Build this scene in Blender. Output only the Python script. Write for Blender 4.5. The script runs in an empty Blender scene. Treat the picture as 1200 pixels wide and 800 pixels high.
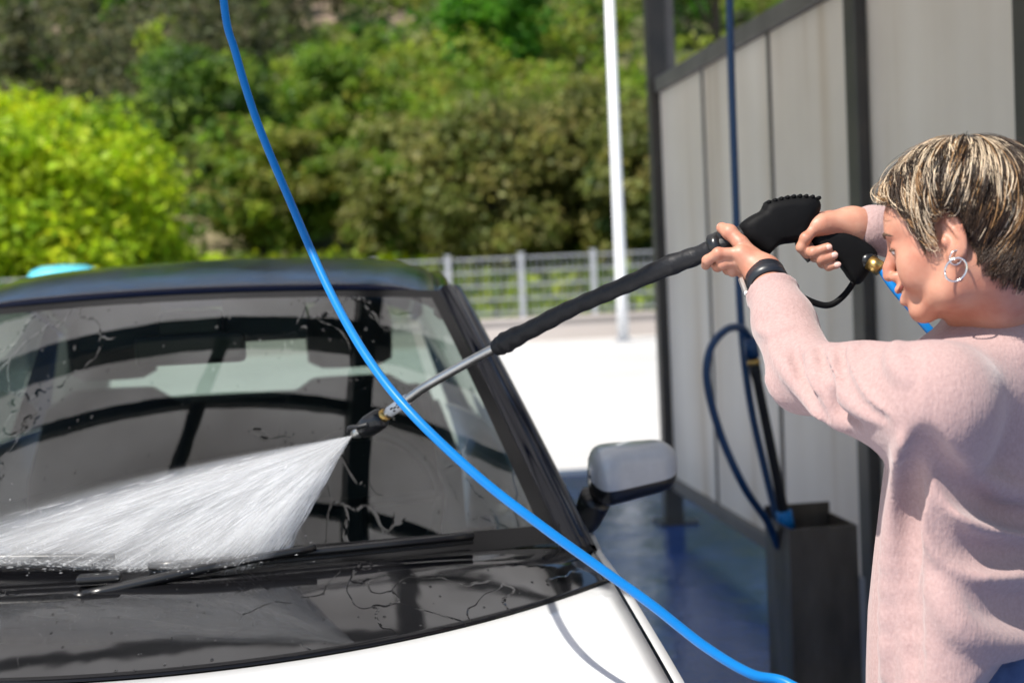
import bpy, math, random
import numpy as np
from mathutils import Vector

random.seed(7)
rng = np.random.default_rng(11)
scene = bpy.context.scene
COL = scene.collection

# ------------------------------------------------------------------ camera
FPX, CX, CY = 1667.0, 600.0, 400.0
CAM = np.array([0.0, 0.0, 1.5])
ROLL = math.radians(2.6)
yc = np.array([(390 - CX) / FPX, (CY - 321) / FPX, -1.0]); wz = -math.sin(ROLL) * yc[0] + math.cos(ROLL) * yc[1]
yc /= np.linalg.norm(yc)
zc_ = np.array([-math.sin(ROLL), math.cos(ROLL), wz]); zc_ /= np.linalg.norm(zc_)
xc_ = np.cross(yc, zc_)
RW = np.array([xc_, yc, zc_])          # rows: world axes in camera space -> RW @ v_cam = v_world
cam_d = bpy.data.cameras.new('camera')
cam_o = bpy.data.objects.new('camera', cam_d)
COL.objects.link(cam_o)
from mathutils import Matrix
m4 = Matrix([[*RW[0], CAM[0]], [*RW[1], CAM[1]], [*RW[2], CAM[2]], [0, 0, 0, 1]])
cam_o.matrix_world = m4
cam_d.sensor_width = 36.0
cam_d.lens = 50.0
cam_d.clip_start = 0.05
cam_d.clip_end = 3000
cam_d.dof.use_dof = True
cam_d.dof.focus_distance = 2.0
cam_d.dof.aperture_fstop = 3.9
scene.camera = cam_o


def P(px, py, d):
    """world point seen at photo pixel (px,py), d metres along the lens axis"""
    v = np.array([(px - CX) / FPX * d, (CY - py) / FPX * d, -d])
    return CAM + RW @ v


def Py(px, py, y):
    v = RW @ np.array([(px - CX) / FPX, (CY - py) / FPX, -1.0])
    return CAM + v * ((y - CAM[1]) / v[1])


# ------------------------------------------------------------------ world, sun, exposure
SUN = np.array([-0.50, -0.35, 0.79]); SUN /= np.linalg.norm(SUN)
w = bpy.data.worlds.new('World'); scene.world = w; w.use_nodes = True
nt = w.node_tree
bg = nt.nodes['Background']
sky = nt.nodes.new('ShaderNodeTexSky'); sky.sky_type = 'NISHITA'; sky.sun_disc = False
sky.sun_elevation = math.asin(SUN[2]); sky.sun_rotation = math.atan2(SUN[0], SUN[1])
sky.air_density = 1.0; sky.dust_density = 0.6; sky.ozone_density = 1.5
nt.links.new(sky.outputs[0], bg.inputs[0]); bg.inputs[1].default_value = 0.10
sl = bpy.data.lights.new('sun', 'SUN'); sl.energy = 4.9; sl.angle = math.radians(0.55); sl.color = (1.0, 0.95, 0.87)
so = bpy.data.objects.new('sun', sl); COL.objects.link(so)
so.rotation_euler = Vector(tuple(SUN)).to_track_quat('Z', 'Y').to_euler()
so.location = (-6, -10, 16)
vs = scene.view_settings
vs.view_transform = 'Standard'; vs.look = 'None'; vs.gamma = 1.0; vs.exposure = 0.65
vs.use_curve_mapping = False
scene.render.engine = 'CYCLES'
scene.cycles.use_denoising = True
scene.cycles.max_bounces = 10
scene.cycles.transparent_max_bounces = 24
scene.cycles.caustics_reflective = False
scene.cycles.caustics_refractive = False
scene.cycles.sample_clamp_indirect = 6.0


# ------------------------------------------------------------------ materials
def new_mat(name):
    m = bpy.data.materials.new(name); m.use_nodes = True
    return m, m.node_tree, m.node_tree.nodes['Principled BSDF']


def N(nt, t, **kw):
    n = nt.nodes.new(t)
    for k, v in kw.items():
        if k.startswith('i_'):
            n.inputs[k[2:].replace('_', ' ')].default_value = v
        else:
            setattr(n, k, v)
    return n


def coords(nt, stretch=(1, 1, 1), kind='Object'):
    tc = N(nt, 'ShaderNodeTexCoord')
    mp = N(nt, 'ShaderNodeMapping')
    mp.inputs['Scale'].default_value = stretch
    nt.links.new(tc.outputs[kind], mp.inputs[0])
    return mp.outputs[0]


def ramp(nt, src, stops):
    r = N(nt, 'ShaderNodeValToRGB')
    cr = r.color_ramp
    while len(cr.elements) < len(stops):
        cr.elements.new(0.5)
    for e, (p, c) in zip(cr.elements, stops):
        e.position = p
        e.color = (*c, 1) if len(c) == 3 else c
    nt.links.new(src, r.inputs[0])
    return r.outputs[0]


def mat(name, base, rough=0.5, metal=0.0, var=None, bump=None, coat=0.0, spec=0.5, stretch=(1, 1, 1),
        rvar=None, sss=0.0, sheen=0.0):
    """base colour with optional noise variation var=(scale, colour2), bump=(scale, strength, distance)"""
    m, t, b = new_mat(name)
    b.inputs['Base Color'].default_value = (*base, 1)
    b.inputs['Roughness'].default_value = rough
    b.inputs['Metallic'].default_value = metal
    b.inputs['Coat Weight'].default_value = coat
    b.inputs['Coat Roughness'].default_value = 0.03
    b.inputs['Specular IOR Level'].default_value = spec
    if sss:
        b.inputs['Subsurface Weight'].default_value = sss
        b.inputs['Subsurface Radius'].default_value = (0.010, 0.004, 0.002)
        b.inputs['Subsurface Scale'].default_value = 0.6
    if sheen:
        b.inputs['Sheen Weight'].default_value = sheen
        b.inputs['Sheen Roughness'].default_value = 0.4
    co = coords(t, stretch)
    if var:
        n = N(t, 'ShaderNodeTexNoise'); n.inputs['Scale'].default_value = var[0]; n.inputs['Detail'].default_value = 6
        n.inputs['Roughness'].default_value = 0.6
        t.links.new(co, n.inputs['Vector'])
        c = ramp(t, n.outputs[0], [(0.33, base), (0.68, var[1])])
        t.links.new(c, b.inputs['Base Color'])
    if rvar:
        n = N(t, 'ShaderNodeTexNoise'); n.inputs['Scale'].default_value = rvar[0]; n.inputs['Detail'].default_value = 5
        t.links.new(co, n.inputs['Vector'])
        c = ramp(t, n.outputs[0], [(0.35, (rvar[1],) * 3), (0.65, (rvar[2],) * 3)])
        t.links.new(c, b.inputs['Roughness'])
    if bump:
        n = N(t, 'ShaderNodeTexNoise'); n.inputs['Scale'].default_value = bump[0]; n.inputs['Detail'].default_value = 4
        t.links.new(co, n.inputs['Vector'])
        bp = N(t, 'ShaderNodeBump'); bp.inputs['Strength'].default_value = bump[1]
        bp.inputs['Distance'].default_value = bump[2] if len(bump) > 2 else 0.01
        t.links.new(n.outputs[0], bp.inputs['Height'])
        t.links.new(bp.outputs[0], b.inputs['Normal'])
    return m


def rivulet_normal(t, co, strength, dist):
    """wet glass: rivulet-like ridges (warped voronoi cell edges kept in patches) and beads"""
    wn = N(t, 'ShaderNodeTexNoise'); wn.inputs['Scale'].default_value = 5.0; wn.inputs['Detail'].default_value = 3
    t.links.new(co, wn.inputs['Vector'])
    sub = N(t, 'ShaderNodeVectorMath', operation='MULTIPLY_ADD')
    t.links.new(wn.outputs['Color'], sub.inputs[0]); sub.inputs[1].default_value = (0.36, 0.30, 0.30)
    t.links.new(co, sub.inputs[2])
    vo = N(t, 'ShaderNodeTexVoronoi', feature='DISTANCE_TO_EDGE'); vo.inputs['Scale'].default_value = 6.5
    t.links.new(sub.outputs[0], vo.inputs['Vector'])
    ed = N(t, 'ShaderNodeMapRange'); ed.inputs['From Min'].default_value = 0.0; ed.inputs['From Max'].default_value = 0.013
    ed.inputs['To Min'].default_value = 1.0; ed.inputs['To Max'].default_value = 0.0
    t.links.new(vo.outputs['Distance'], ed.inputs['Value'])
    pn = N(t, 'ShaderNodeTexNoise'); pn.inputs['Scale'].default_value = 2.6
    t.links.new(co, pn.inputs['Vector'])
    pm = N(t, 'ShaderNodeMapRange'); pm.inputs['From Min'].default_value = 0.44; pm.inputs['From Max'].default_value = 0.60
    t.links.new(pn.outputs[0], pm.inputs['Value'])
    mu = N(t, 'ShaderNodeMath', operation='MULTIPLY')
    t.links.new(ed.outputs[0], mu.inputs[0]); t.links.new(pm.outputs[0], mu.inputs[1])
    # beads
    v2 = N(t, 'ShaderNodeTexVoronoi', feature='F1'); v2.inputs['Scale'].default_value = 75
    t.links.new(co, v2.inputs['Vector'])
    bd = N(t, 'ShaderNodeMapRange'); bd.inputs['From Min'].default_value = 0.05; bd.inputs['From Max'].default_value = 0.22
    bd.inputs['To Min'].default_value = 1.0; bd.inputs['To Max'].default_value = 0.0
    t.links.new(v2.outputs['Distance'], bd.inputs['Value'])
    cs = N(t, 'ShaderNodeSeparateColor'); t.links.new(v2.outputs['Color'], cs.inputs[0])
    gt = N(t, 'ShaderNodeMath', operation='GREATER_THAN'); gt.inputs[1].default_value = 0.84
    t.links.new(cs.outputs[0], gt.inputs[0])
    m2 = N(t, 'ShaderNodeMath', operation='MULTIPLY'); t.links.new(bd.outputs[0], m2.inputs[0]); t.links.new(gt.outputs[0], m2.inputs[1])
    m3 = N(t, 'ShaderNodeMath', operation='MULTIPLY'); t.links.new(m2.outputs[0], m3.inputs[0]); m3.inputs[1].default_value = 0.7
    wv = N(t, 'ShaderNodeTexNoise'); wv.inputs['Scale'].default_value = 9; wv.inputs['Detail'].default_value = 2
    t.links.new(co, wv.inputs['Vector'])
    m4_ = N(t, 'ShaderNodeMath', operation='MULTIPLY'); t.links.new(wv.outputs[0], m4_.inputs[0]); m4_.inputs[1].default_value = 0.45
    a1 = N(t, 'ShaderNodeMath', operation='ADD'); t.links.new(mu.outputs[0], a1.inputs[0]); t.links.new(m3.outputs[0], a1.inputs[1])
    a2 = N(t, 'ShaderNodeMath', operation='ADD'); t.links.new(a1.outputs[0], a2.inputs[0]); t.links.new(m4_.outputs[0], a2.inputs[1])
    bp = N(t, 'ShaderNodeBump'); bp.inputs['Strength'].default_value = strength; bp.inputs['Distance'].default_value = dist
    t.links.new(a2.outputs[0], bp.inputs['Height'])
    return bp.outputs[0]


def glass_mat(name, tint, refl=2.0, wet=True, rough=0.0):
    m = bpy.data.materials.new(name); m.use_nodes = True
    t = m.node_tree
    t.nodes.remove(t.nodes['Principled BSDF'])
    out = t.nodes['Material Output']
    gl = N(t, 'ShaderNodeBsdfGlossy'); gl.inputs['Roughness'].default_value = rough
    tr = N(t, 'ShaderNodeBsdfTransparent'); tr.inputs['Color'].default_value = (*tint, 1)
    fr = N(t, 'ShaderNodeFresnel')
    ge = N(t, 'ShaderNodeNewGeometry')      # same pane from inside or outside
    io = N(t, 'ShaderNodeMapRange'); io.inputs['To Min'].default_value = 1.5; io.inputs['To Max'].default_value = 1 / 1.5
    t.links.new(ge.outputs['Backfacing'], io.inputs['Value']); t.links.new(io.outputs[0], fr.inputs['IOR'])
    if wet:
        nn = rivulet_normal(t, coords(t, (1, .38, .38)), 0.26, 0.003)
        t.links.new(nn, gl.inputs['Normal']); t.links.new(nn, fr.inputs['Normal'])
    mu = N(t, 'ShaderNodeMath', operation='MULTIPLY', use_clamp=True); mu.inputs[1].default_value = refl
    t.links.new(fr.outputs[0], mu.inputs[0])
    mx = N(t, 'ShaderNodeMixShader')
    t.links.new(mu.outputs[0], mx.inputs[0]); t.links.new(tr.outputs[0], mx.inputs[1]); t.links.new(gl.outputs[0], mx.inputs[2])
    t.links.new(mx.outputs[0], out.inputs[0])
    return m


def gloss_black_wet(name, base=(0.006, 0.006, 0.007)):
    m, t, b = new_mat(name)
    b.inputs['Base Color'].default_value = (*base, 1)
    b.inputs['Roughness'].default_value = 0.04
    b.inputs['Specular IOR Level'].default_value = 0.30
    t.links.new(rivulet_normal(t, coords(t, (1, .5, 1)), 0.40, 0.004), b.inputs['Normal'])
    return m


M = {}
M['white_paint'] = mat('white_paint', (0.82, 0.83, 0.84), 0.25, coat=0.6)
M['silver_paint'] = mat('silver_paint', (0.50, 0.51, 0.53), 0.3, coat=0.5, var=(30, (0.45, 0.46, 0.48)))
M['black_paint'] = mat('black_paint', (0.004, 0.006, 0.014), 0.09, spec=.35, coat=0.15, rvar=(14, 0.05, 0.14))
M['roof_paint'] = mat('roof_paint', (0.004, 0.009, 0.034), 0.16, spec=.22, rvar=(14, 0.12, 0.2))
M['black_wet'] = gloss_black_wet('black_wet')
M['black_trim'] = mat('black_trim', (0.012, 0.012, 0.013), 0.28, bump=(60, 0.1, 0.002))
M['black_plastic'] = mat('black_plastic', (0.005, 0.005, 0.0055), 0.6, spec=.10, bump=(240, 0.25, 0.001))
M['rubber'] = mat('rubber', (0.014, 0.014, 0.015), 0.55, bump=(120, 0.2, 0.001))
M['sleeve'] = mat('sleeve', (0.007, 0.007, 0.009), 0.5, spec=.35, bump=(70, 0.6, 0.004))
M['frit'] = mat('frit', (0.005, 0.005, 0.006), 0.16, spec=.3)
M['interior'] = mat('interior', (0.028, 0.03, 0.03), 0.7, bump=(150, 0.2, 0.001))
M['seat_cloth'] = mat('seat_cloth', (0.035, 0.037, 0.04), 0.85, bump=(200, 0.3, 0.002))
M['mirror'] = mat('mirror', (0.7, 0.7, 0.7), 0.03, 1.0)
M['glass'] = glass_mat('windscreen_glass', (0.44, 0.53, 0.49), 2.2, True)
M['glass_side'] = glass_mat('dark_side_glass', (0.22, 0.26, 0.25), 1.4, False)
M['glass_dry'] = glass_mat('tinted_glass', (0.72, 0.80, 0.76), 1.6, False)
M['steel'] = mat('steel', (0.60, 0.59, 0.57), 0.32, 1.0, var=(18, (0.48, 0.47, 0.45)), bump=(90, 0.1, 0.001))
M['dull_steel'] = mat('dull_steel', (0.13, 0.11, 0.09), 0.42, 0.4, var=(7, (0.06, 0.05, 0.04)), stretch=(1, 1, .35), rvar=(6, .3, .55))
M['brass'] = mat('brass', (0.55, 0.36, 0.12), 0.35, 1.0)
M['hose_blue'] = mat('hose_blue', (0.003, 0.15, 0.44), 0.38, coat=.0, spec=.25, var=(22, (0.004, 0.165, 0.47)), bump=(160, 0.12, 0.001))
M['hose_dark'] = mat('hose_dark', (0.006, 0.045, 0.13), 0.4)
M['post'] = mat('post', (0.045, 0.043, 0.042), 0.45, 0.3, var=(6, (0.07, 0.062, 0.055)))
M['rail'] = mat('rail', (0.16, 0.15, 0.14), 0.5, 0.3, var=(5, (0.11, 0.10, 0.095)))
M['galv'] = mat('galv', (0.42, 0.43, 0.45), 0.5, 0.35, var=(4, (0.34, 0.35, 0.37)))
M['lamp_white'] = mat('lamp_white', (0.74, 0.75, 0.77), 0.4, 0.1)
M['beam'] = mat('beam', (0.012, 0.020, 0.018), 0.5)
M['cyan'] = mat('cyan', (0.10, 0.56, 0.68), 0.45, var=(3, (0.13, 0.60, 0.70)))
M['denim'] = mat('denim', (0.03, 0.055, 0.14), 0.85, var=(60, (0.05, 0.085, 0.19)), bump=(300, 0.4, 0.001))
M['earring'] = mat('earring', (0.8, 0.78, 0.74), 0.15, 1.0)
M['strap'] = mat('strap', (0.012, 0.014, 0.020), 0.38)
M['tyre'] = mat('tyre', (0.015, 0.015, 0.015), 0.8)
M['lamp_glass'] = mat('lamp_glass', (0.65, 0.67, 0.7), 0.1)
M['bark'] = mat('bark', (0.10, 0.075, 0.055), 0.9, var=(4, (0.06, 0.045, 0.035)), bump=(12, 0.6, 0.03))
M['eye_white'] = mat('eye_white', (0.7, 0.68, 0.65), 0.15)
M['iris'] = mat('iris', (0.05, 0.03, 0.02), 0.1)
M['teeth'] = mat('teeth', (0.75, 0.71, 0.64), 0.25)
M['shoe'] = mat('shoe', (0.6, 0.58, 0.56), 0.6)


def concrete(name, a, b_, rough, cracks=True, wet=False):
    m, t, b = new_mat(name)
    co = coords(t)
    n1 = N(t, 'ShaderNodeTexNoise'); n1.inputs['Scale'].default_value = 0.35; n1.inputs['Detail'].default_value = 8
    n1.inputs['Roughness'].default_value = 0.65
    t.links.new(co, n1.inputs['Vector'])
    c1 = ramp(t, n1.outputs[0], [(0.3, a), (0.7, b_)])
    n2 = N(t, 'ShaderNodeTexNoise'); n2.inputs['Scale'].default_value = 60; n2.inputs['Detail'].default_value = 4
    t.links.new(co, n2.inputs['Vector'])
    c2 = ramp(t, n2.outputs[0], [(0.3, (0.85,) * 3), (0.7, (1.1,) * 3)])
    mx = N(t, 'ShaderNodeMix', data_type='RGBA', blend_type='MULTIPLY'); mx.inputs[0].default_value = 1
    t.links.new(c1, mx.inputs[6]); t.links.new(c2, mx.inputs[7])
    t.links.new(mx.outputs[2], b.inputs['Base Color'])
    b.inputs['Roughness'].default_value = rough
    bp = N(t, 'ShaderNodeBump'); bp.inputs['Strength'].default_value = 0.25; bp.inputs['Distance'].default_value = 0.004
    t.links.new(n2.outputs[0], bp.inputs['Height'])
    if wet:
        n3 = N(t, 'ShaderNodeTexNoise'); n3.inputs['Scale'].default_value = 1.3; n3.inputs['Detail'].default_value = 5
        t.links.new(co, n3.inputs['Vector'])
        r = ramp(t, n3.outputs[0], [(0.38, (0.06,) * 3), (0.62, (0.26,) * 3)])
        t.links.new(r, b.inputs['Roughness'])
        b.inputs['Specular IOR Level'].default_value = 0.7
        n4 = N(t, 'ShaderNodeTexNoise'); n4.inputs['Scale'].default_value = 4.0; n4.inputs['Detail'].default_value = 3
        t.links.new(co, n4.inputs['Vector'])
        ad = N(t, 'ShaderNodeMath', operation='MULTIPLY_ADD'); ad.inputs[1].default_value = 6.0
        t.links.new(n4.outputs[0], ad.inputs[0]); t.links.new(n2.outputs[0], ad.inputs[2])
        t.links.new(ad.outputs[0], bp.inputs['Height'])
        bp.inputs['Strength'].default_value = 0.35; bp.inputs['Distance'].default_value = 0.004
    t.links.new(bp.outputs[0], b.inputs['Normal'])
    return m


M['yard'] = concrete('yard_concrete', (0.46, 0.445, 0.42), (0.56, 0.54, 0.51), 0.9)
M['kerb'] = concrete('kerb_concrete', (0.42, 0.37, 0.34), (0.50, 0.45, 0.42), 0.9)
M['bay'] = concrete('wet_bay_floor', (0.010, 0.060, 0.27), (0.035, 0.075, 0.19), 0.2, wet=True)  # blue base colour stands in for sky mirrored in the wet floor


def panel_mat():
    m, t, b = new_mat('wall_panel')
    co = coords(t, (1, 1.0, 0.05))
    n = N(t, 'ShaderNodeTexNoise'); n.inputs['Scale'].default_value = 3.2; n.inputs['Detail'].default_value = 5
    t.links.new(co, n.inputs['Vector'])
    c = ramp(t, n.outputs[0], [(0.30, (0.58, 0.46, 0.33)), (0.45, (0.78, 0.70, 0.595)), (0.7, (0.84, 0.77, 0.67))])
    n2 = N(t, 'ShaderNodeTexNoise'); n2.inputs['Scale'].default_value = 1.2; n2.inputs['Detail'].default_value = 4
    t.links.new(coords(t), n2.inputs['Vector'])
    c2 = ramp(t, n2.outputs[0], [(0.3, (0.86, 0.85, 0.84)), (0.65, (1, 1, 1))])
    mx = N(t, 'ShaderNodeMix', data_type='RGBA', blend_type='MULTIPLY'); mx.inputs[0].default_value = 1
    t.links.new(c, mx.inputs[6]); t.links.new(c2, mx.inputs[7])
    t.links.new(mx.outputs[2], b.inputs['Base Color'])
    b.inputs['Roughness'].default_value = 0.45
    return m


M['panel'] = panel_mat()
def canopy_mat():
    """milky translucent roofing sheet"""
    m = bpy.data.materials.new('canopy_sheet'); m.use_nodes = True
    t = m.node_tree; b = t.nodes['Principled BSDF']; out = t.nodes['Material Output']
    n = N(t, 'ShaderNodeTexNoise'); n.inputs['Scale'].default_value = 1.4; n.inputs['Detail'].default_value = 5
    t.links.new(coords(t), n.inputs['Vector'])
    c = ramp(t, n.outputs[0], [(.3, (.52, .50, .49)), (.7, (.66, .645, .63))])
    t.links.new(c, b.inputs['Base Color']); b.inputs['Roughness'].default_value = .5
    tl = N(t, 'ShaderNodeBsdfTranslucent'); c3 = ramp(t, n.outputs[0], [(.34, (.66, .64, .62)), (.62, (.88, .865, .85))]); t.links.new(c3, tl.inputs['Color'])
    mx = N(t, 'ShaderNodeMixShader'); mx.inputs[0].default_value = .78
    t.links.new(b.outputs[0], mx.inputs[1]); t.links.new(tl.outputs[0], mx.inputs[2]); t.links.new(mx.outputs[0], out.inputs[0])
    return m


M['canopy_panel'] = canopy_mat()


def leaf_mat(name, rough=0.6, trans=0.58):
    """leaf colour comes from the per-leaf colour attribute (each leaf's own colour)"""
    m = bpy.data.materials.new(name); m.use_nodes = True
    t = m.node_tree
    b = t.nodes['Principled BSDF']; out = t.nodes['Material Output']
    at = N(t, 'ShaderNodeAttribute', attribute_name='leaf')
    t.links.new(at.outputs['Color'], b.inputs['Base Color'])
    b.inputs['Roughness'].default_value = rough
    tl = N(t, 'ShaderNodeBsdfTranslucent'); t.links.new(at.outputs['Color'], tl.inputs['Color'])
    mx = N(t, 'ShaderNodeMixShader'); mx.inputs[0].default_value = trans
    t.links.new(b.outputs[0], mx.inputs[1]); t.links.new(tl.outputs[0], mx.inputs[2])
    t.links.new(mx.outputs[0], out.inputs[0])
    return m


M['leaf'] = leaf_mat('leaf')


def hill_mat():
    m, t, b = new_mat('hill_earth')
    co = coords(t)
    n = N(t, 'ShaderNodeTexNoise'); n.inputs['Scale'].default_value = 0.06; n.inputs['Detail'].default_value = 8
    t.links.new(co, n.inputs['Vector'])
    c = ramp(t, n.outputs[0], [(0.36, (0.06, 0.075, 0.02)), (0.5, (0.13, 0.125, 0.045)), (0.6, (0.26, 0.19, 0.14)), (0.75, (0.34, 0.26, 0.21))])
    t.links.new(c, b.inputs['Base Color'])
    b.inputs['Roughness'].default_value = 0.95
    return m


M['hill'] = hill_mat()


# ------------------------------------------------------------------ mesh helpers
def wloc(o):
    v = np.zeros(3)
    while o is not None:
        v += np.array(o.location); o = o.parent
    return v


def mesh(name, verts, faces, m, parent=None, smooth=True, origin=None, bevel=0.0, attrs=None):
    """verts are world coordinates; faces a list of tuples or an (n,4)/(n,3) array"""
    verts = np.asarray(verts, dtype=np.float64)
    if parent is not None:
        org = wloc(parent) if origin is None else np.asarray(origin, float)
    else:
        if origin is None:
            lo, hi = verts.min(0), verts.max(0)
            origin = np.array([(lo[0] + hi[0]) / 2, (lo[1] + hi[1]) / 2, lo[2]])
        org = np.asarray(origin, float)
    me = bpy.data.meshes.new(name)
    lv = verts - org
    if isinstance(faces, np.ndarray):
        k = faces.shape[1]
        me.vertices.add(len(lv)); me.vertices.foreach_set('co', lv.astype(np.float32).ravel())
        me.loops.add(faces.size); me.loops.foreach_set('vertex_index', faces.astype(np.int32).ravel())
        me.polygons.add(len(faces)); me.polygons.foreach_set('loop_start', np.arange(0, faces.size, k, dtype=np.int32))
        me.update(calc_edges=True); me.validate()
    else:
        me.from_pydata([tuple(v) for v in lv], [], [tuple(f) for f in faces])
        me.validate(); me.update()
    me.polygons.foreach_set('use_smooth', np.full(len(me.polygons), smooth))
    for mm in (m if isinstance(m, (list, tuple)) else [m]):
        me.materials.append(mm)
    if attrs:
        for an, arr in attrs.items():
            a = me.color_attributes.new(an, 'FLOAT_COLOR', 'POINT')
            a.data.foreach_set('color', np.asarray(arr, np.float32).ravel())
    o = bpy.data.objects.new(name, me); COL.objects.link(o)
    if parent is not None:
        o.parent = parent
        o.location = tuple(org - wloc(parent))
    else:
        o.location = tuple(org)
    if bevel:
        b = o.modifiers.new('bevel', 'BEVEL'); b.width = bevel; b.segments = 2; b.limit_method = 'ANGLE'
        b.angle_limit = math.radians(40)
    return o


def tag(o, label=None, cat=None, group=None, kind=None):
    if label: o['label'] = label
    if cat: o['category'] = cat
    if group: o['group'] = group
    if kind: o['kind'] = kind
    return o


def empty(name, loc, label, cat, group=None):
    o = bpy.data.objects.new(name, None); COL.objects.link(o); o.location = tuple(loc)
    o.empty_display_size = 0.1
    return tag(o, label, cat, group)


class G:
    """collects geometry for one mesh"""
    def __init__(s): s.v = []; s.f = []
    def add(s, v, f):
        k = len(s.v); s.v += [tuple(map(float, p)) for p in v]; s.f += [tuple(i + k for i in q) for q in f]; return s
    def box(s, lo, hi, fr=None):
        (a, b, c), (d, e, g) = lo, hi
        v = [(a, b, c), (d, b, c), (d, e, c), (a, e, c), (a, b, g), (d, b, g), (d, e, g), (a, e, g)]
        return s.add(v, [(0, 3, 2, 1), (4, 5, 6, 7), (0, 1, 5, 4), (1, 2, 6, 5), (2, 3, 7, 6), (3, 0, 4, 7)])
    def tube(s, pts, r, n=10, cap=True):
        v, f = tube_geo(pts, r, n, cap); return s.add(v, f)
    def build(s, name, m, parent=None, **kw): return mesh(name, s.v, s.f, m, parent, **kw)


def cat(pts, per=8):
    pts = [np.asarray(p, float) for p in pts]
    pp = [2 * pts[0] - pts[1]] + pts + [2 * pts[-1] - pts[-2]]
    out = []
    for i in range(1, len(pp) - 2):
        a, b, c, d = pp[i - 1:i + 3]
        for k in range(per):
            t = k / per
            out.append(0.5 * (2 * b + (c - a) * t + (2 * a - 5 * b + 4 * c - d) * t * t + (3 * b - a - 3 * c + d) * t ** 3))
    out.append(pts[-1])
    return np.array(out)


def tube_geo(pts, r, n=10, cap=True):
    pts = np.asarray(pts, float); K = len(pts)
    r = np.full(K, r) if np.isscalar(r) else np.asarray(r, float)
    T = np.gradient(pts, axis=0); T /= np.linalg.norm(T, axis=1)[:, None] + 1e-12
    u = np.cross(T[0], [0.3, 0.2, 0.9]); u /= np.linalg.norm(u)
    v, f = [], []
    for i in range(K):
        u = u - T[i] * np.dot(u, T[i]); u /= np.linalg.norm(u)
        w_ = np.cross(T[i], u)
        for k in range(n):
            a = 2 * math.pi * k / n
            v.append(pts[i] + r[i] * (math.cos(a) * u + math.sin(a) * w_))
    for i in range(K - 1):
        for k in range(n):
            k2 = (k + 1) % n
            f.append((i * n + k, i * n + k2, (i + 1) * n + k2, (i + 1) * n + k))
    if cap:
        f.append(tuple(reversed(range(n)))); f.append(tuple((K - 1) * n + k for k in range(n)))
    return v, f


def grid_geo(F, nu, nv):
    v = [F(i / nu, j / nv) for j in range(nv + 1) for i in range(nu + 1)]
    f = [(j * (nu + 1) + i, j * (nu + 1) + i + 1, (j + 1) * (nu + 1) + i + 1, (j + 1) * (nu + 1) + i) for j in range(nv) for i in range(nu)]
    return v, f


def loft(rows, closed=False):
    n = len(rows[0]); v = [p for r in rows for p in r]; f = []
    for j in range(len(rows) - 1):
        for i in range(n if closed else n - 1):
            i2 = (i + 1) % n
            f.append((j * n + i, j * n + i2, (j + 1) * n + i2, (j + 1) * n + i))
    return v, f


def solidify(o, t, offset=-1):
    md = o.modifiers.new('solid', 'SOLIDIFY'); md.thickness = t; md.offset = offset
    return o


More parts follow.
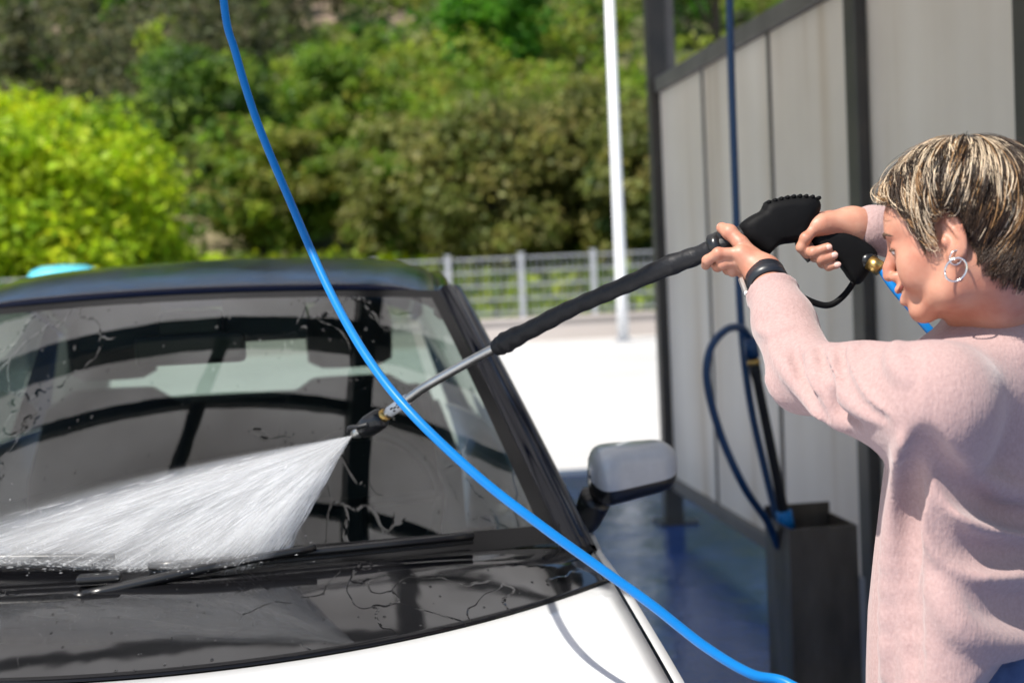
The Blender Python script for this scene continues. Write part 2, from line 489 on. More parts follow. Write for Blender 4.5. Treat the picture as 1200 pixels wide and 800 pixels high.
# ------------------------------------------------------------------ signed distance fields -> surface nets
class Field:
    def __init__(s, lo, hi, res):
        s.lo = np.asarray(lo, float); s.res = res
        s.n = np.ceil((np.asarray(hi) - s.lo) / res).astype(int) + 1
        s.d = np.full(s.n, 1.0, np.float32)

    def win(s, lo, hi):
        a = np.clip(np.floor((np.asarray(lo) - s.lo) / s.res).astype(int), 0, s.n)
        b = np.clip(np.ceil((np.asarray(hi) - s.lo) / s.res).astype(int) + 1, 0, s.n)
        if np.any(b <= a): return None, None
        ax = [(s.lo[i] + s.res * np.arange(a[i], b[i])).astype(np.float32) for i in range(3)]
        X, Y, Z = np.meshgrid(*ax, indexing='ij')
        return tuple(slice(a[i], b[i]) for i in range(3)), (X, Y, Z)

    def comb(s, sl, dn, k, op):
        o = s.d[sl]
        if op == 'add':
            if k > 0:
                h = np.clip(0.5 + 0.5 * (dn - o) / k, 0, 1); s.d[sl] = dn * (1 - h) + o * h - k * h * (1 - h)
            else: s.d[sl] = np.minimum(o, dn)
        else:
            if k > 0:
                h = np.clip(0.5 - 0.5 * (dn + o) / k, 0, 1); s.d[sl] = o * (1 - h) - dn * h + k * h * (1 - h)
            else: s.d[sl] = np.maximum(o, -dn)

    def cone(s, a, b, ra, rb, k=0.01, op='add'):
        a = np.asarray(a, float); b = np.asarray(b, float); m = max(ra, rb) + k + 4 * s.res
        sl, q = s.win(np.minimum(a, b) - m, np.maximum(a, b) + m)
        if sl is None: return
        ab = b - a; L = max(float(ab @ ab), 1e-9)
        t = np.clip(((q[0] - a[0]) * ab[0] + (q[1] - a[1]) * ab[1] + (q[2] - a[2]) * ab[2]) / L, 0, 1)
        dn = np.sqrt((q[0] - a[0] - t * ab[0]) ** 2 + (q[1] - a[1] - t * ab[1]) ** 2 + (q[2] - a[2] - t * ab[2]) ** 2) - (ra + t * (rb - ra))
        s.comb(sl, dn.astype(np.float32), k, op)

    def chain(s, pts, rs, k=0.01, op='add'):
        for i in range(len(pts) - 1): s.cone(pts[i], pts[i + 1], rs[i], rs[i + 1], k, op)

    def ell(s, c, r, B=None, k=0.01, op='add'):
        c = np.asarray(c, float); r = np.asarray(r, float)
        B = np.eye(3) if B is None else B      # rows: local axes
        m = r.max() + k + 4 * s.res
        sl, q = s.win(c - m, c + m)
        if sl is None: return
        x, y, z = q[0] - c[0], q[1] - c[1], q[2] - c[2]
        l = [(x * B[i][0] + y * B[i][1] + z * B[i][2]) for i in range(3)]
        k0 = np.sqrt(sum((l[i] / r[i]) ** 2 for i in range(3))); k1 = np.sqrt(sum((l[i] / r[i] ** 2) ** 2 for i in range(3)))
        dn = k0 * (k0 - 1) / np.maximum(k1, 1e-6)
        s.comb(sl, dn.astype(np.float32), k, op)

    def func(s, fn, lo, hi, k=0.01, op='add'):
        sl, q = s.win(lo, hi)
        if sl is not None: s.comb(sl, fn(*q).astype(np.float32), k, op)

    def sample(s, p):
        g = (np.asarray(p) - s.lo) / s.res
        i = np.floor(g).astype(int)
        if np.any(i < 0) or np.any(i + 1 >= s.n): return 1.0
        f = g - i; c = s.d[i[0]:i[0] + 2, i[1]:i[1] + 2, i[2]:i[2] + 2].astype(float)
        c = c[0] * (1 - f[0]) + c[1] * f[0]; c = c[0] * (1 - f[1]) + c[1] * f[1]
        return c[0] * (1 - f[2]) + c[1] * f[2]

    def hit(s, px, py, d0=1.3, d1=2.6, step=0.003):
        """first surface point along the line of sight"""
        d = d0
        while d < d1:
            if s.sample(P(px, py, d)) < 0: return P(px, py, d)
            d += step
        return None

    def net(s):
        d = s.d; S = d < 0
        nx, ny, nz = d.shape
        cs = np.zeros((nx - 1, ny - 1, nz - 1), np.int8)
        for dx in (0, 1):
            for dy in (0, 1):
                for dz in (0, 1):
                    cs += S[dx:nx - 1 + dx, dy:ny - 1 + dy, dz:nz - 1 + dz]
        ijk = np.argwhere((cs > 0) & (cs < 8))
        idx = np.full(cs.shape, -1, np.int32); idx[tuple(ijk.T)] = np.arange(len(ijk))
        acc = np.zeros((len(ijk), 3)); cnt = np.zeros(len(ijk))
        corners = [(a, b, c) for a in (0, 1) for b in (0, 1) for c in (0, 1)]
        for A in corners:
            for ax in range(3):
                if A[ax]: continue
                Bc = list(A); Bc[ax] = 1
                da = d[tuple((ijk + A).T)]; db = d[tuple((ijk + Bc).T)]
                ok = (da < 0) != (db < 0)
                t = np.where(ok, da / np.where(ok, da - db, 1), 0)
                pt = np.tile(np.array(A, float), (len(ijk), 1)); pt[:, ax] = t
                acc += pt * ok[:, None]; cnt += ok
        V = s.lo + s.res * (ijk + acc / np.maximum(cnt, 1)[:, None])
        Q = []
        for ax in range(3):
            o1, o2 = [i for i in range(3) if i != ax]
            sa = [slice(None)] * 3; sb = [slice(None)] * 3
            sa[ax] = slice(0, -1); sb[ax] = slice(1, None)
            e = np.argwhere(S[tuple(sa)] != S[tuple(sb)])
            e = e[(e[:, o1] > 0) & (e[:, o2] > 0) & (e[:, o1] < d.shape[o1] - 1) & (e[:, o2] < d.shape[o2] - 1)]
            if not len(e): continue
            flip = S[tuple(e.T)]
            q = []
            for (p1, p2) in ((-1, -1), (0, -1), (0, 0), (-1, 0)):
                c = e.copy(); c[:, o1] += p1; c[:, o2] += p2
                q.append(idx[tuple(c.T)])
            q = np.stack(q, 1)
            if ax == 1: flip = ~flip
            q = np.where(flip[:, None], q, q[:, ::-1])
            Q.append(q)
        Q = np.concatenate(Q); Q = Q[(Q >= 0).all(1)]
        return V, Q


def relax(V, Q, it=2, lam=0.5):
    """laplacian smoothing to take the voxel steps out"""
    e = np.concatenate([Q[:, [0, 1]], Q[:, [1, 2]], Q[:, [2, 3]], Q[:, [3, 0]]])
    for _ in range(it):
        a = np.zeros_like(V); c = np.zeros(len(V))
        for i in (0, 1):
            np.add.at(a, e[:, i], V[e[:, 1 - i]]); np.add.at(c, e[:, i], 1)
        V = V + lam * (a / np.maximum(c, 1)[:, None] - V)
    return V

# ================================================================== SETTING
def sheet(name, x0, x1, y0, y1, z, m, nx=1, ny=1):
    v, f = grid_geo(lambda a, b: (x0 + (x1 - x0) * a, y0 + (y1 - y0) * b, z), nx, ny)
    return tag(mesh(name, v, f, m, smooth=False), kind='structure')


sheet('ground', -900, 900, -900, 900, 0.0, M['yard'])
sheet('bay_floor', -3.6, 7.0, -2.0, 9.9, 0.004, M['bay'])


def hill_h(x, y):
    s = np.clip((y - 33.0) / 190.0, 0, 1.5)
    h = 50.0 * s ** 1.12
    return h + np.clip((y - 40) / 60, 0, 1) * (2.6 * np.sin(x * 0.045 + 1.3) + 2.0 * np.sin(y * 0.06 + x * 0.02)) - 0.03


v, f = grid_geo(lambda a, b: ((a - 0.5) * 520, 32 + b * 230, float(hill_h((a - 0.5) * 520, 32 + b * 230))), 90, 60)
tag(mesh('hill', v, f, M['hill']), kind='structure')

# ---- crowns -----------------------------------------------------------------
def leaf_quads(pts, nrm, size, aspect=1.5):
    """one bent leaf (quad) per point"""
    n = len(pts)
    a = rng.normal(size=(n, 3)); a -= nrm * (a * nrm).sum(1)[:, None]; a /= np.linalg.norm(a, axis=1)[:, None] + 1e-9
    b = np.cross(nrm, a)
    sz = size * rng.uniform(0.6, 1.35, n)
    a = a * (sz * aspect / 2)[:, None]; b = b * (sz / 2)[:, None]
    v = np.stack([pts - a, pts + b * 0.9, pts + a, pts - b * 0.9], 1).reshape(-1, 3)
    q = np.arange(4 * n, dtype=np.int32).reshape(-1, 4)
    return v, q


def crown(center, rad, nclump, per, leaf, cols, conical=False, clump_r=0.30):
    """leaf clumps through an ellipsoid (or cone) volume; returns verts, quads, colours"""
    center = np.asarray(center, float); rad = np.asarray(rad, float)
    c = rng.normal(size=(nclump, 3)); c /= np.linalg.norm(c, axis=1)[:, None]
    c *= (rng.uniform(0.25, 1.0, nclump) ** 0.55)[:, None]
    c[:, 2] = np.where(c[:, 2] < -0.75, -0.75, c[:, 2])
    if conical:
        tz = rng.uniform(-1, 1, nclump) ; rr = (1 - (tz + 1) / 2) * 0.95 + 0.08
        an = rng.uniform(0, 2 * np.pi, nclump)
        q_ = np.sqrt(rng.uniform(0.2, 1, nclump))
        c = np.stack([np.cos(an) * rr * q_, np.sin(an) * rr * q_, tz], 1)
    cc = center + c * rad
    cr = clump_r * rad.mean() * rng.uniform(0.6, 1.3, nclump)
    d = rng.normal(size=(nclump, per, 3)); d /= np.linalg.norm(d, axis=2)[:, :, None]
    pts = cc[:, None, :] + d * (cr[:, None, None] * rng.uniform(0.4, 1.05, (nclump, per, 1))) * np.array([1.1, 1.1, 0.75])
    nr = d * 0.6 + rng.normal(size=d.shape) * 0.5 + np.array([0, 0, 0.45])
    nr /= np.linalg.norm(nr, axis=2)[:, :, None]
    v, q = leaf_quads(pts.reshape(-1, 3), nr.reshape(-1, 3), leaf)
    cols = np.asarray(cols, float)
    ci = rng.integers(0, len(cols), nclump)
    col = cols[ci][:, None, :] * rng.uniform(0.75, 1.3, (nclump, per, 1)) * rng.uniform(0.9, 1.1, (nclump, per, 3))
    col = np.repeat(col.reshape(-1, 3), 4, axis=0)
    return v, q, np.concatenate([col, np.ones((len(col), 1))], 1)


def tree(name, base, height, rad, cols, label, nclump=70, per=60, leaf=0.16, conical=False, group=None, low=0.15, kind='tree'):
    base = np.asarray(base, float)
    t = empty(name, base, label, kind, group)
    ch = height * (1 - low)
    g = G()
    r0 = 0.045 * height ** 0.9 * 0.5 + 0.04
    top = base + np.array([0.08 * height * rng.normal() * .3, 0, height * 0.72])
    mid = base + (top - base) * 0.5 + np.array([0.03 * height, 0, 0])
    g.tube(cat([base - [0, 0, .15], mid, top], 5), np.linspace(r0, r0 * 0.25, 11), 8)
    for k in range(7):
        a = k * 2.4; h0 = 0.25 + 0.06 * k
        s = base + (top - base) * h0
        e = s + np.array([math.cos(a) * rad * 0.7, math.sin(a) * rad * 0.7, height * 0.22])
        g.tube(cat([s, s + (e - s) * 0.5 + [0, 0, .05 * height], e], 4), np.linspace(r0 * 0.45, r0 * 0.1, 9), 6)
    g.build('trunk', M['bark'], t)
    v, q, c = crown(base + [0, 0, height * low + ch / 2], (rad, rad, ch / 2), nclump, per, leaf, cols, conical)
    mesh('crown', v, q, M['leaf'], t, smooth=False, attrs={'leaf': c})
    return t


YG = [(0.43, 0.56, 0.012), (0.52, 0.62, 0.015), (0.35, 0.50, 0.012), (0.22, 0.36, 0.010), (0.47, 0.59, 0.03)]
OL = [(0.19, 0.215, 0.045), (0.25, 0.255, 0.06), (0.16, 0.185, 0.04), (0.28, 0.265, 0.075), (0.13, 0.155, 0.034)]
MG = [(0.12, 0.225, 0.02), (0.165, 0.28, 0.026), (0.09, 0.175, 0.018), (0.20, 0.285, 0.03)]
DG = [(0.05, 0.10, 0.018), (0.07, 0.125, 0.02), (0.04, 0.08, 0.018)]
LG = [(0.19, 0.28, 0.025), (0.26, 0.33, 0.03), (0.15, 0.24, 0.02), (0.25, 0.27, 0.04)]
PN = [(0.09, 0.105, 0.04), (0.12, 0.128, 0.05), (0.065, 0.08, 0.032), (0.15, 0.145, 0.07)]
VG = [(0.09, 0.27, 0.012), (0.12, 0.31, 0.015), (0.07, 0.22, 0.012)]


def at(px, y):
    p = Py(px, 320, y)
    return np.array([p[0], y, max(0.0, float(hill_h(p[0], y))) if y > 33 else 0.0])


tree('leafy_tree', at(32, 31), 5.3, 3.15, YG, 'large bright yellow-green leafy tree at the left beyond the car roof', 330, 170, 0.135, low=0.04)
tree('leafy_tree', at(218, 36), 1.9, 1.3, YG, 'low yellow-green bush right of the big yellow-green tree', 40, 60, 0.16, low=0.02, kind='bush', group='leafy trees on the slope')
tree('olive_tree', at(585, 40), 4.9, 2.4, OL, 'rounded olive-green tree behind the fence, left of the lamp post', 150, 130, 0.15, low=0.03, group='olive trees behind the fence')
tree('olive_tree', at(680, 42), 5.2, 2.3, OL, 'olive-green tree behind the fence, directly behind the lamp post', 140, 130, 0.15, low=0.03, group='olive trees behind the fence')
tree('olive_tree', at(478, 42), 4.2, 2.0, OL[:3] + LG[2:3], 'smaller olive-green tree behind the left end of the fence', 120, 130, 0.15, low=0.03, group='olive trees behind the fence')
tree('olive_tree', at(760, 39), 4.4, 1.7, OL + DG[:1], 'dark olive tree behind the fence beside the dark corner post', 110, 120, 0.15, low=0.03, group='olive trees behind the fence')
tree('leafy_tree', at(325, 44), 3.6, 2.0, LG + OL[1:2], 'pale yellowish-green tree just above the middle of the car roof', 110, 120, 0.15, low=0.03)
tree('leafy_tree', at(250, 52), 5.6, 2.6, MG + DG[:1], 'dark green rounded tree right behind the yellow-green tree', 140, 120, 0.17, low=0.05, group='leafy trees on the slope')
tree('leafy_tree', at(400, 56), 5.0, 2.6, LG[:2] + MG[:2], 'light green spreading tree crossed by the blue hose', 130, 120, 0.17, low=0.05, group='leafy trees on the slope')
tree('leafy_tree', at(588, 74), 8.8, 2.9, VG, 'vivid green tree on the slope, above the olive trees', 110, 80, 0.3, low=0.1, group='leafy trees on the slope')
tree('leafy_tree', at(210, 100), 10.5, 4.2, VG + YG[2:3], 'vivid green tree halfway up the slope, above the dark green tree', 120, 80, 0.4, low=0.1, group='leafy trees on the slope')
tree('leafy_tree', at(838, 70), 14.0, 3.6, VG[:2] + MG, 'tall fresh green tree behind the top edge of the panel wall', 130, 80, 0.3, low=0.45, group='leafy trees on the slope')

# ---- the far wood: one mass of crowns on the hill ----------------------------
HOLES = [(100, 112, 26, 18), (330, 25, 60, 14), (800, 62, 45, 20), (745, 45, 25, 14), (440, 10, 50, 10), (690, 60, 22, 10), (255, 268, 22, 12), (255, 55, 18, 7)]


def to_px(p):
    v = RW.T @ (np.asarray(p, float) - CAM)
    return CX + FPX * v[0] / -v[2], CY - FPX * v[1] / -v[2]


VV, QQ, CC = [], [], []; nv = 0
trunks = G()
y = 44.0
while y < 232:
    step = 2.3 + y * 0.011
    xs = np.arange(-0.36 * y - 6, 0.42 * y + 6, step * 1.15)
    for x in xs:
        xx = x + rng.normal() * step * 0.3; yy = y + rng.normal() * step * 0.3
        z = float(hill_h(xx, yy))
        nz_ = math.sin(xx * 0.11 + 2 * math.sin(yy * 0.05)) + math.sin(yy * 0.085 + xx * 0.03 + 2.0) + rng.normal() * 0.55
        hgt = rng.uniform(2.3, 5.2) * (0.75 + y * 0.0035)
        px, py = to_px((xx, yy, z + hgt * 0.5))
        if any(abs(px - a) < w_ * 1.1 and abs(py - b) < h_ * 1.25 for a, b, w_, h_ in HOLES): continue
        con = False
        if py < 70 + 0.06 * (300 - px) + rng.normal() * 18 or (px < 330 and py < 150 and rng.random() < .85):
            pal = PN if (px < 420 and rng.random() < 0.8) else (LG if rng.random() < .4 else MG + PN[:2]); con = rng.random() < 0.75; hgt *= 1.5
        elif nz_ > 0.9: pal = LG
        elif nz_ > 0.2: pal = MG + LG[:1]
        elif nz_ > -0.6: pal = OL[:3] + MG
        elif nz_ > -1.1: pal = MG + DG
        else: pal = DG + VG[2:]
        rr = hgt * (0.20 if con else rng.uniform(0.38, 0.52))
        v, q, c = crown((xx, yy, z + hgt * 0.52), (rr, rr, hgt * 0.5), 30, 20, 0.19 + y * 0.0011, pal, con, 0.34)
        VV.append(v); QQ.append(q + nv); CC.append(c); nv += len(v)
    y += step
tag(mesh('hillside_wood', np.concatenate(VV), np.concatenate(QQ), M['leaf'], smooth=False, attrs={'leaf': np.concatenate(CC)}),
    'mixed green wood covering the hillside behind everything', 'forest', kind='stuff')
# grass verge and shrubs on the foot of the slope
n = 26000
gx = rng.uniform(-26, 26, n); gy = 28.4 + 14 * rng.random(n) ** 1.6
gz = np.where(gy > 33, hill_h(gx, gy), 0.0)
pts = np.stack([gx, gy, np.maximum(gz, 0) + 0.25 + rng.uniform(-.1, .3, n)], 1)
nr = rng.normal(size=(n, 3)); nr[:, 2] *= 0.4; nr /= np.linalg.norm(nr, axis=1)[:, None]
v, q = leaf_quads(pts, nr, 0.24)
cc = np.asarray(YG + LG + MG)[rng.integers(0, 13, n)] * rng.uniform(0.5, 0.9, (n, 1))
cc = np.concatenate([np.repeat(cc, 4, 0), np.ones((4 * n, 1))], 1)
tag(mesh('verge_grass', v, q, M['leaf'], smooth=False, attrs={'leaf': cc}), 'rough yellow-green grass behind the fence at the foot of the hill', 'grass', kind='stuff')

# ---- low wall + fence ------------------------------------------------------
g = G().box((-16, 27.6, -0.05), (14, 28.0, 0.40)); g.box((-16, 27.55, 0.40), (14, 28.05, 0.47))
tag(g.build('low_wall', M['kerb'], smooth=False, bevel=0.015), 'low pinkish concrete wall under the metal fence at the far side of the yard', 'wall')
fx0, fx1, fy, fz0, fz1 = -14.0, 9.0, 27.8, 0.47, 1.74
fe = empty('metal_fence', (0, fy, fz0), 'galvanised metal fence with pale posts and rails on the low concrete wall', 'fence')
for k in range(5):
    z = fz0 + 0.12 + k * (fz1 - fz0 - 0.2) / 4
    G().box((fx0, fy - 0.02, z - 0.016), (fx1, fy + 0.02, z + 0.016)).build('rail', M['galv'], fe, smooth=False)
px525 = Py(525, 320, fy)[0]
k = -8
while True:
    x = px525 + k * 1.44
    k += 1
    if x < fx0: continue
    if x > fx1: break
    G().box((x - 0.052, fy - 0.085, fz0), (x + 0.052, fy - 0.025, fz1)).box((x - 0.07, fy - 0.09, fz1), (x + 0.07, fy - 0.02, fz1 + .02)).build('post', M['galv'], fe, smooth=False)
g = G()
x = fx0 + .06
while x < fx1:
    g.box((x - 0.006, fy - 0.006 + .03, fz0 + .02), (x + 0.006, fy + 0.006 + .03, fz1 - 0.05)); x += 0.12
g.build('wire_panel', M['galv'], fe, smooth=False)

# ---- lamp post --------------------------------------------------------------
b_ = Py(731, 404, 26.0); bx, by = b_[0], 26.0
lp = empty('lamp_post', (bx, by, 0), 'tall white lamp post at the far edge of the sunlit yard', 'lamp post')
G().tube([(bx, by, 0), (bx, by, 1.2), (bx, by, 8.8)], np.array([0.108, 0.102, 0.065]), 16).build('pole', M['lamp_white'], lp)
G().box((bx - .17, by - .17, 0), (bx + .17, by + .17, .03)).build('base_plate', M['galv'], lp, smooth=False, bevel=.006)
G().tube(cat([(bx, by, 8.7), (bx, by - .3, 9.1), (bx, by - 1.3, 9.3)], 6), 0.04, 10).build('arm', M['lamp_white'], lp)
G().box((bx - .13, by - 1.9, 9.22), (bx + .13, by - 1.2, 9.36)).build('lamp_head', M['galv'], lp, smooth=False, bevel=.03)

# ---- cyan container beyond the car ------------------------------------------
c0 = Py(75, 322, 17.0)
bc = empty('recycling_bin', (c0[0], 17, 0), 'pale cyan rounded bin top showing just above the black car roof', 'bin')
prof = [(0.0, 0.36), (0.05, 0.42), (0.9, 0.47), (1.32, 0.45), (1.60, 0.41), (1.68, 0.36), (1.725, 0.25), (1.74, 0.0)]
rows = []
for z, r in prof:
    rows.append([(c0[0] + r * math.cos(a), 17 + r * math.sin(a), z) for a in np.linspace(0, 2 * math.pi, 28, endpoint=False)])
v, f = loft(rows[:4], True); mesh('bin_body', v, f, mat('grey_plastic', (.06, .065, .06), .6), bc)
v, f = loft(rows[3:], True); mesh('lid', v, f, M['cyan'], bc)
g = G().tube([(c0[0] + .455 * math.cos(a), 17 + .455 * math.sin(a), 1.33) for a in np.linspace(0, 2 * math.pi, 29)], .02, 6)
g.build('rim', M['cyan'], bc)

# ---- partition wall ----------------------------------------------------------
WX = 1.85
pw = empty('partition_wall', (WX, 4.5, 0), 'grey panelled wash-bay wall with dark posts standing at the right', 'wall')
seams = [7.80, 6.87, 5.80, 4.76, 3.53, 2.55, 1.6]
for i in range(len(seams) - 1):
    y1, y0 = seams[i], seams[i + 1]
    v, f = grid_geo(lambda a, b: (WX, y0 + .018 + (y1 - y0 - .036) * a, 0.27 + 2.15 * b), 2, 2)
    G().box((WX, y0 + .012, 0.27), (WX + .03, y1 - .012, 2.42)).build('panel', M['panel'], pw, smooth=False, bevel=.003)
G().box((WX + .004, 1.6, .25), (WX + .024, 7.78, 2.41)).build('seam_backing', M['rail'], pw, smooth=False)
G().box((WX - .03, 1.6, 2.42), (WX + .06, 7.78, 2.50)).build('top_rail', M['rail'], pw, smooth=False, bevel=.006)
G().box((WX - .02, 1.6, 0.20), (WX + .05, 7.78, 0.268)).build('bottom_rail', M['rail'], pw, smooth=False, bevel=.006)
for y in (4.76, 3.53, 1.62):
    G().box((WX - .045, y - .055, 0.0), (WX - .002, y + .055, 3.32)).build('post', M['post'], pw, smooth=False, bevel=.004)
for y in (6.87, 5.80, 2.55):
    G().box((WX - .008, y - .012, .27), (WX - .001, y + .012, 2.42)).build('seam_strip', M['rail'], pw, smooth=False)

# ---- canopy over the bay -------------------------------------------------------
CZ = 3.5
cn = empty('bay_canopy', (-0.6, 5.2, 0), 'flat wash-bay canopy on dark posts whose underside mirrors in the windscreen', 'canopy')
CY0, CY1 = 1.3, 8.6
G().box((-3.4, 2.2, CZ + .06), (2.3, CY1, CZ + .11)).build('roof_panel', M['canopy_panel'], cn, smooth=False)
G().box((-1.42, CY0, CZ + .06), (2.3, 2.196, CZ + .11)).build('roof_panel', M['post'], cn, smooth=False)  # unseen front sheet, added opaque and cut short: shades hose, lets sun on spray
for y in (1.36, 2.2, 3.3, 3.95, 4.42, 4.95, 5.6, 6.5, 7.5, 8.54):
    hh = .15 if y in (1.36, 4.42, 8.54) else .07
    G().box((-3.4 if y > 2 else -1.42, y - hh * .5, CZ + .058 - hh * 1.2), (2.3, y + hh * .5, CZ + .058)).build('cross_beam', M['beam'], cn, smooth=False)  # front beam shortened along with that sheet to keep sun on the spray
for x in (-2.9, 0.46, 1.85):
    G().box((x - .06, CY0 + .01 if x > 0 else 2.21, CZ - .16), (x + .06, CY1 - .01, CZ + .054)).build('long_beam', M['beam'], cn, smooth=False)
G().tube([(-.62, 3.3, CZ - .03), (-.35, 4.35, CZ - .03)], .045, 8).build('brace', M['beam'], cn)
G().box((WX - .05, 7.805, 0), (WX + .05, 7.90, CZ)).build('post', M['post'], cn, smooth=False, bevel=.004)
G().box((WX + .052, 7.82, .3), (WX + .105, 7.93, CZ)).build('post', M['rail'], cn, smooth=False, bevel=.004)
G().box((WX - .1, 7.75, 0.003), (WX + .12, 7.97, .02)).build('base_plate', M['post'], cn, smooth=False)
G().box((-2.95, 8.02, 0), (-2.85, 8.12, CZ)).build('post', M['post'], cn, smooth=False, bevel=.004)
G().box((-2.95, 2.22, 0), (-2.85, 2.32, CZ)).build('post', M['post'], cn, smooth=False, bevel=.004)

# ---- lance holder, spare lance and its hose -----------------------------------
HB = 4.45
a0 = Py(910, 612, HB); a1 = Py(988, 612, HB)
zt = a0[2]
hx0, hx1 = a0[0], a1[0]
hb = empty('lance_holder', ((hx0 + hx1) / 2, HB, 0), 'dark metal lance holder box standing on the wet floor by the wall', 'holder')
g = G()
t_ = .006
for (lo, hi) in (((hx0, HB - .13, 0.01), (hx1, HB - .13 + t_, zt)), ((hx0, HB + .13 - t_, 0.01), (hx1, HB + .13, zt + .035)),
                 ((hx0, HB - .13 + t_, 0.01), (hx0 + t_, HB + .13 - t_, zt)), ((hx1 - t_, HB - .13 + t_, 0.01), (hx1, HB + .13 - t_, zt))):
    g.box(lo, hi)
g.build('box', M['dull_steel'], hb, smooth=False)
G().box((hx0 + t_ + .001, HB - .12, .02), (hx1 - t_ - .001, HB + .12, .03)).build('bottom_plate', M['dull_steel'], hb, smooth=False)
G().box((hx0 - .01, HB - .14, 0.004), (hx1 + .01, HB + .14, .009)).build('foot_plate', M['dull_steel'], hb, smooth=False)
G().box((hx1 + .005, HB - .1, .0), (hx1 + .03, HB + .1, .45)).build('bracket', M['galv'], hb, smooth=False)

l0 = Py(882, 418, HB); l1 = Py(921, 612, HB); l2 = l1 + (l1 - l0) * .9
sp = empty('spare_lance', l2, 'black washing lance standing upside down in the dark holder box', 'washing lance')
G().tube([l0, l0 + (l1 - l0) * .1, l0 + (l1 - l0) * .14, l0 + (l1 - l0) * .8, l2], np.array([.019, .019, .016, .017, .015]), 10).build('sleeve', M['sleeve'], sp)
lt = Py(879, 396, HB)
G().tube([lt, l0], np.array([.022, .024]), 10).build('coupling', M['hose_dark'], sp)
G().tube([l0 + (l1 - l0) * .02, l0 + (l1 - l0) * .045], .022, 10).build('collar', M['brass'], sp)
lm = l0 + (l1 - l0) * .93
G().tube([lm, lm + (l1 - l0) * .12], .027, 12).build('knob', M['hose_blue'], sp)
hp = [Py(853, -560, HB + .1), Py(853, -250, HB + .1), Py(855, 0, HB + .1), Py(861, 200, HB + .1), Py(868, 370, HB + .08), Py(879, 470, HB + .07), Py(899, 560, HB + .05), Py(912, 615, HB + .03),
      Py(912, 640, HB), Py(900, 612, HB - .02), Py(872, 570, HB - .16), Py(845, 510, HB - .17), Py(829, 450, HB - .17), Py(832, 410, HB - .16), Py(850, 387, HB - .12), Py(868, 384, HB - .05), lt]
tag(G().tube(cat(hp, 8), .0125, 10).build('hose', M['hose_dark'], origin=hp[8]), 'dark blue hose hanging straight down by the wall and looping to the spare lance', 'hose')

# ================================================================== CAR
XC = -0.32
CARB = (XC, 3.4, 0.0)
car = empty('car', CARB, 'white car with black roof, black bonnet top and wet windscreen being washed', 'car')


def base_c(s):  # windscreen base, s in -1..1
    return np.array([XC + 0.720 * s, 2.45 + 0.15 * s * s, 1.0 - 0.018 * s * s])


def top_c(s):
    return np.array([XC + 0.565 * s, 3.27 + 0.075 * s * s, 1.472 - 0.022 * s * s])


def wind(s, t):
    p = base_c(s) * (1 - t) + top_c(s) * t
    b = 0.016 * 4 * t * (1 - t) * (1 - 0.4 * s * s)
    return p + b * np.array([0.0, -0.5, 0.87])


def bz(u, y):
    """bonnet height at lateral u from the car axis"""
    k = (2.45 - y)
    z = 1.0 - 0.125 * k - 0.05 * max(k, 0) ** 3 if k > 0 else 1.0 - 0.06 * k
    a = abs(u) / 0.80
    return z - 0.032 * a ** 2 - 0.028 * a ** 8


YN = 1.20
def yb(u):   # front edge of the black cowl panel
    a = abs(u)
    return 2.03 + 0.5 * a ** 2 + 0.4 * a ** 6


def ybase(u):
    s = u / 0.720
    return base_c(max(-1.08, min(1.08, s)))[1] - 0.004


UB = 0.775
def nose(u): return YN + 0.25 * (abs(u) / .8) ** 2.5

# white bonnet
def F(a, b):
    u = (a * 2 - 1) * UB; y0 = nose(u); y1 = yb(u) - .002
    y = y0 + (y1 - y0) * b
    return (XC + u, y, bz(u, y))
v, f = grid_geo(F, 44, 16)
solidify(mesh('bonnet', v, f, M['white_paint'], car), .004)
# black upper bonnet panel
def F(a, b):
    u = (a * 2 - 1) * UB; y0 = yb(u) + .002; y1 = ybase(u)
    if y1 < y0: y1 = y0 + .003
    y = y0 + (y1 - y0) * b
    z = bz(u, y) + .003
    return (XC + u, y, z)
v, f = grid_geo(F, 60, 20)
solidify(mesh('bonnet_panel', v, f, M['black_wet'], car), .004)

# fenders / sides: loft from crest down, both sides
def side(sgn):
    rows = []
    for y in np.linspace(1.45, 5.35, 60):
        wv = 0.80 + 0.075 * math.sin(min(1, max(0, (y - 1.3) / 1.2)) * math.pi / 2) - 0.13 * max(0, (y - 4.4)) ** 2
        cr = 0.785 - 0.16 * max(0, (y - 4.6)) ** 2
        zt = bz(0.79, y) - .004 if y < 2.72 else bz(0.79, 2.72) - .004 + 0.045 * min(1, (y - 2.72) / 1.5)
        pts = [(cr, zt), (cr + .018, zt - .006), (cr + .03 , zt - .03), (wv - .005, zt - .14), (wv, zt - .3), (wv - .008, .45), (wv - .03, .28), (wv - .08, .2)]
        # wheel arches
        row = []
        for (u, z) in pts:
            for yw in (2.02, 4.62):
                d = math.hypot(y - yw, z - .32)
                if d < .37 and z < .69: z = .32 + math.sqrt(max(.37 ** 2 - (y - yw) ** 2, 0))
            row.append((XC + sgn * u, y, z))
        rows.append(row)
    return loft(rows)
v, f = side(1); mesh('body_side', v, f, M['white_paint'], car)
v, f = side(-1); mesh('body_side', v, f, M['white_paint'], car)
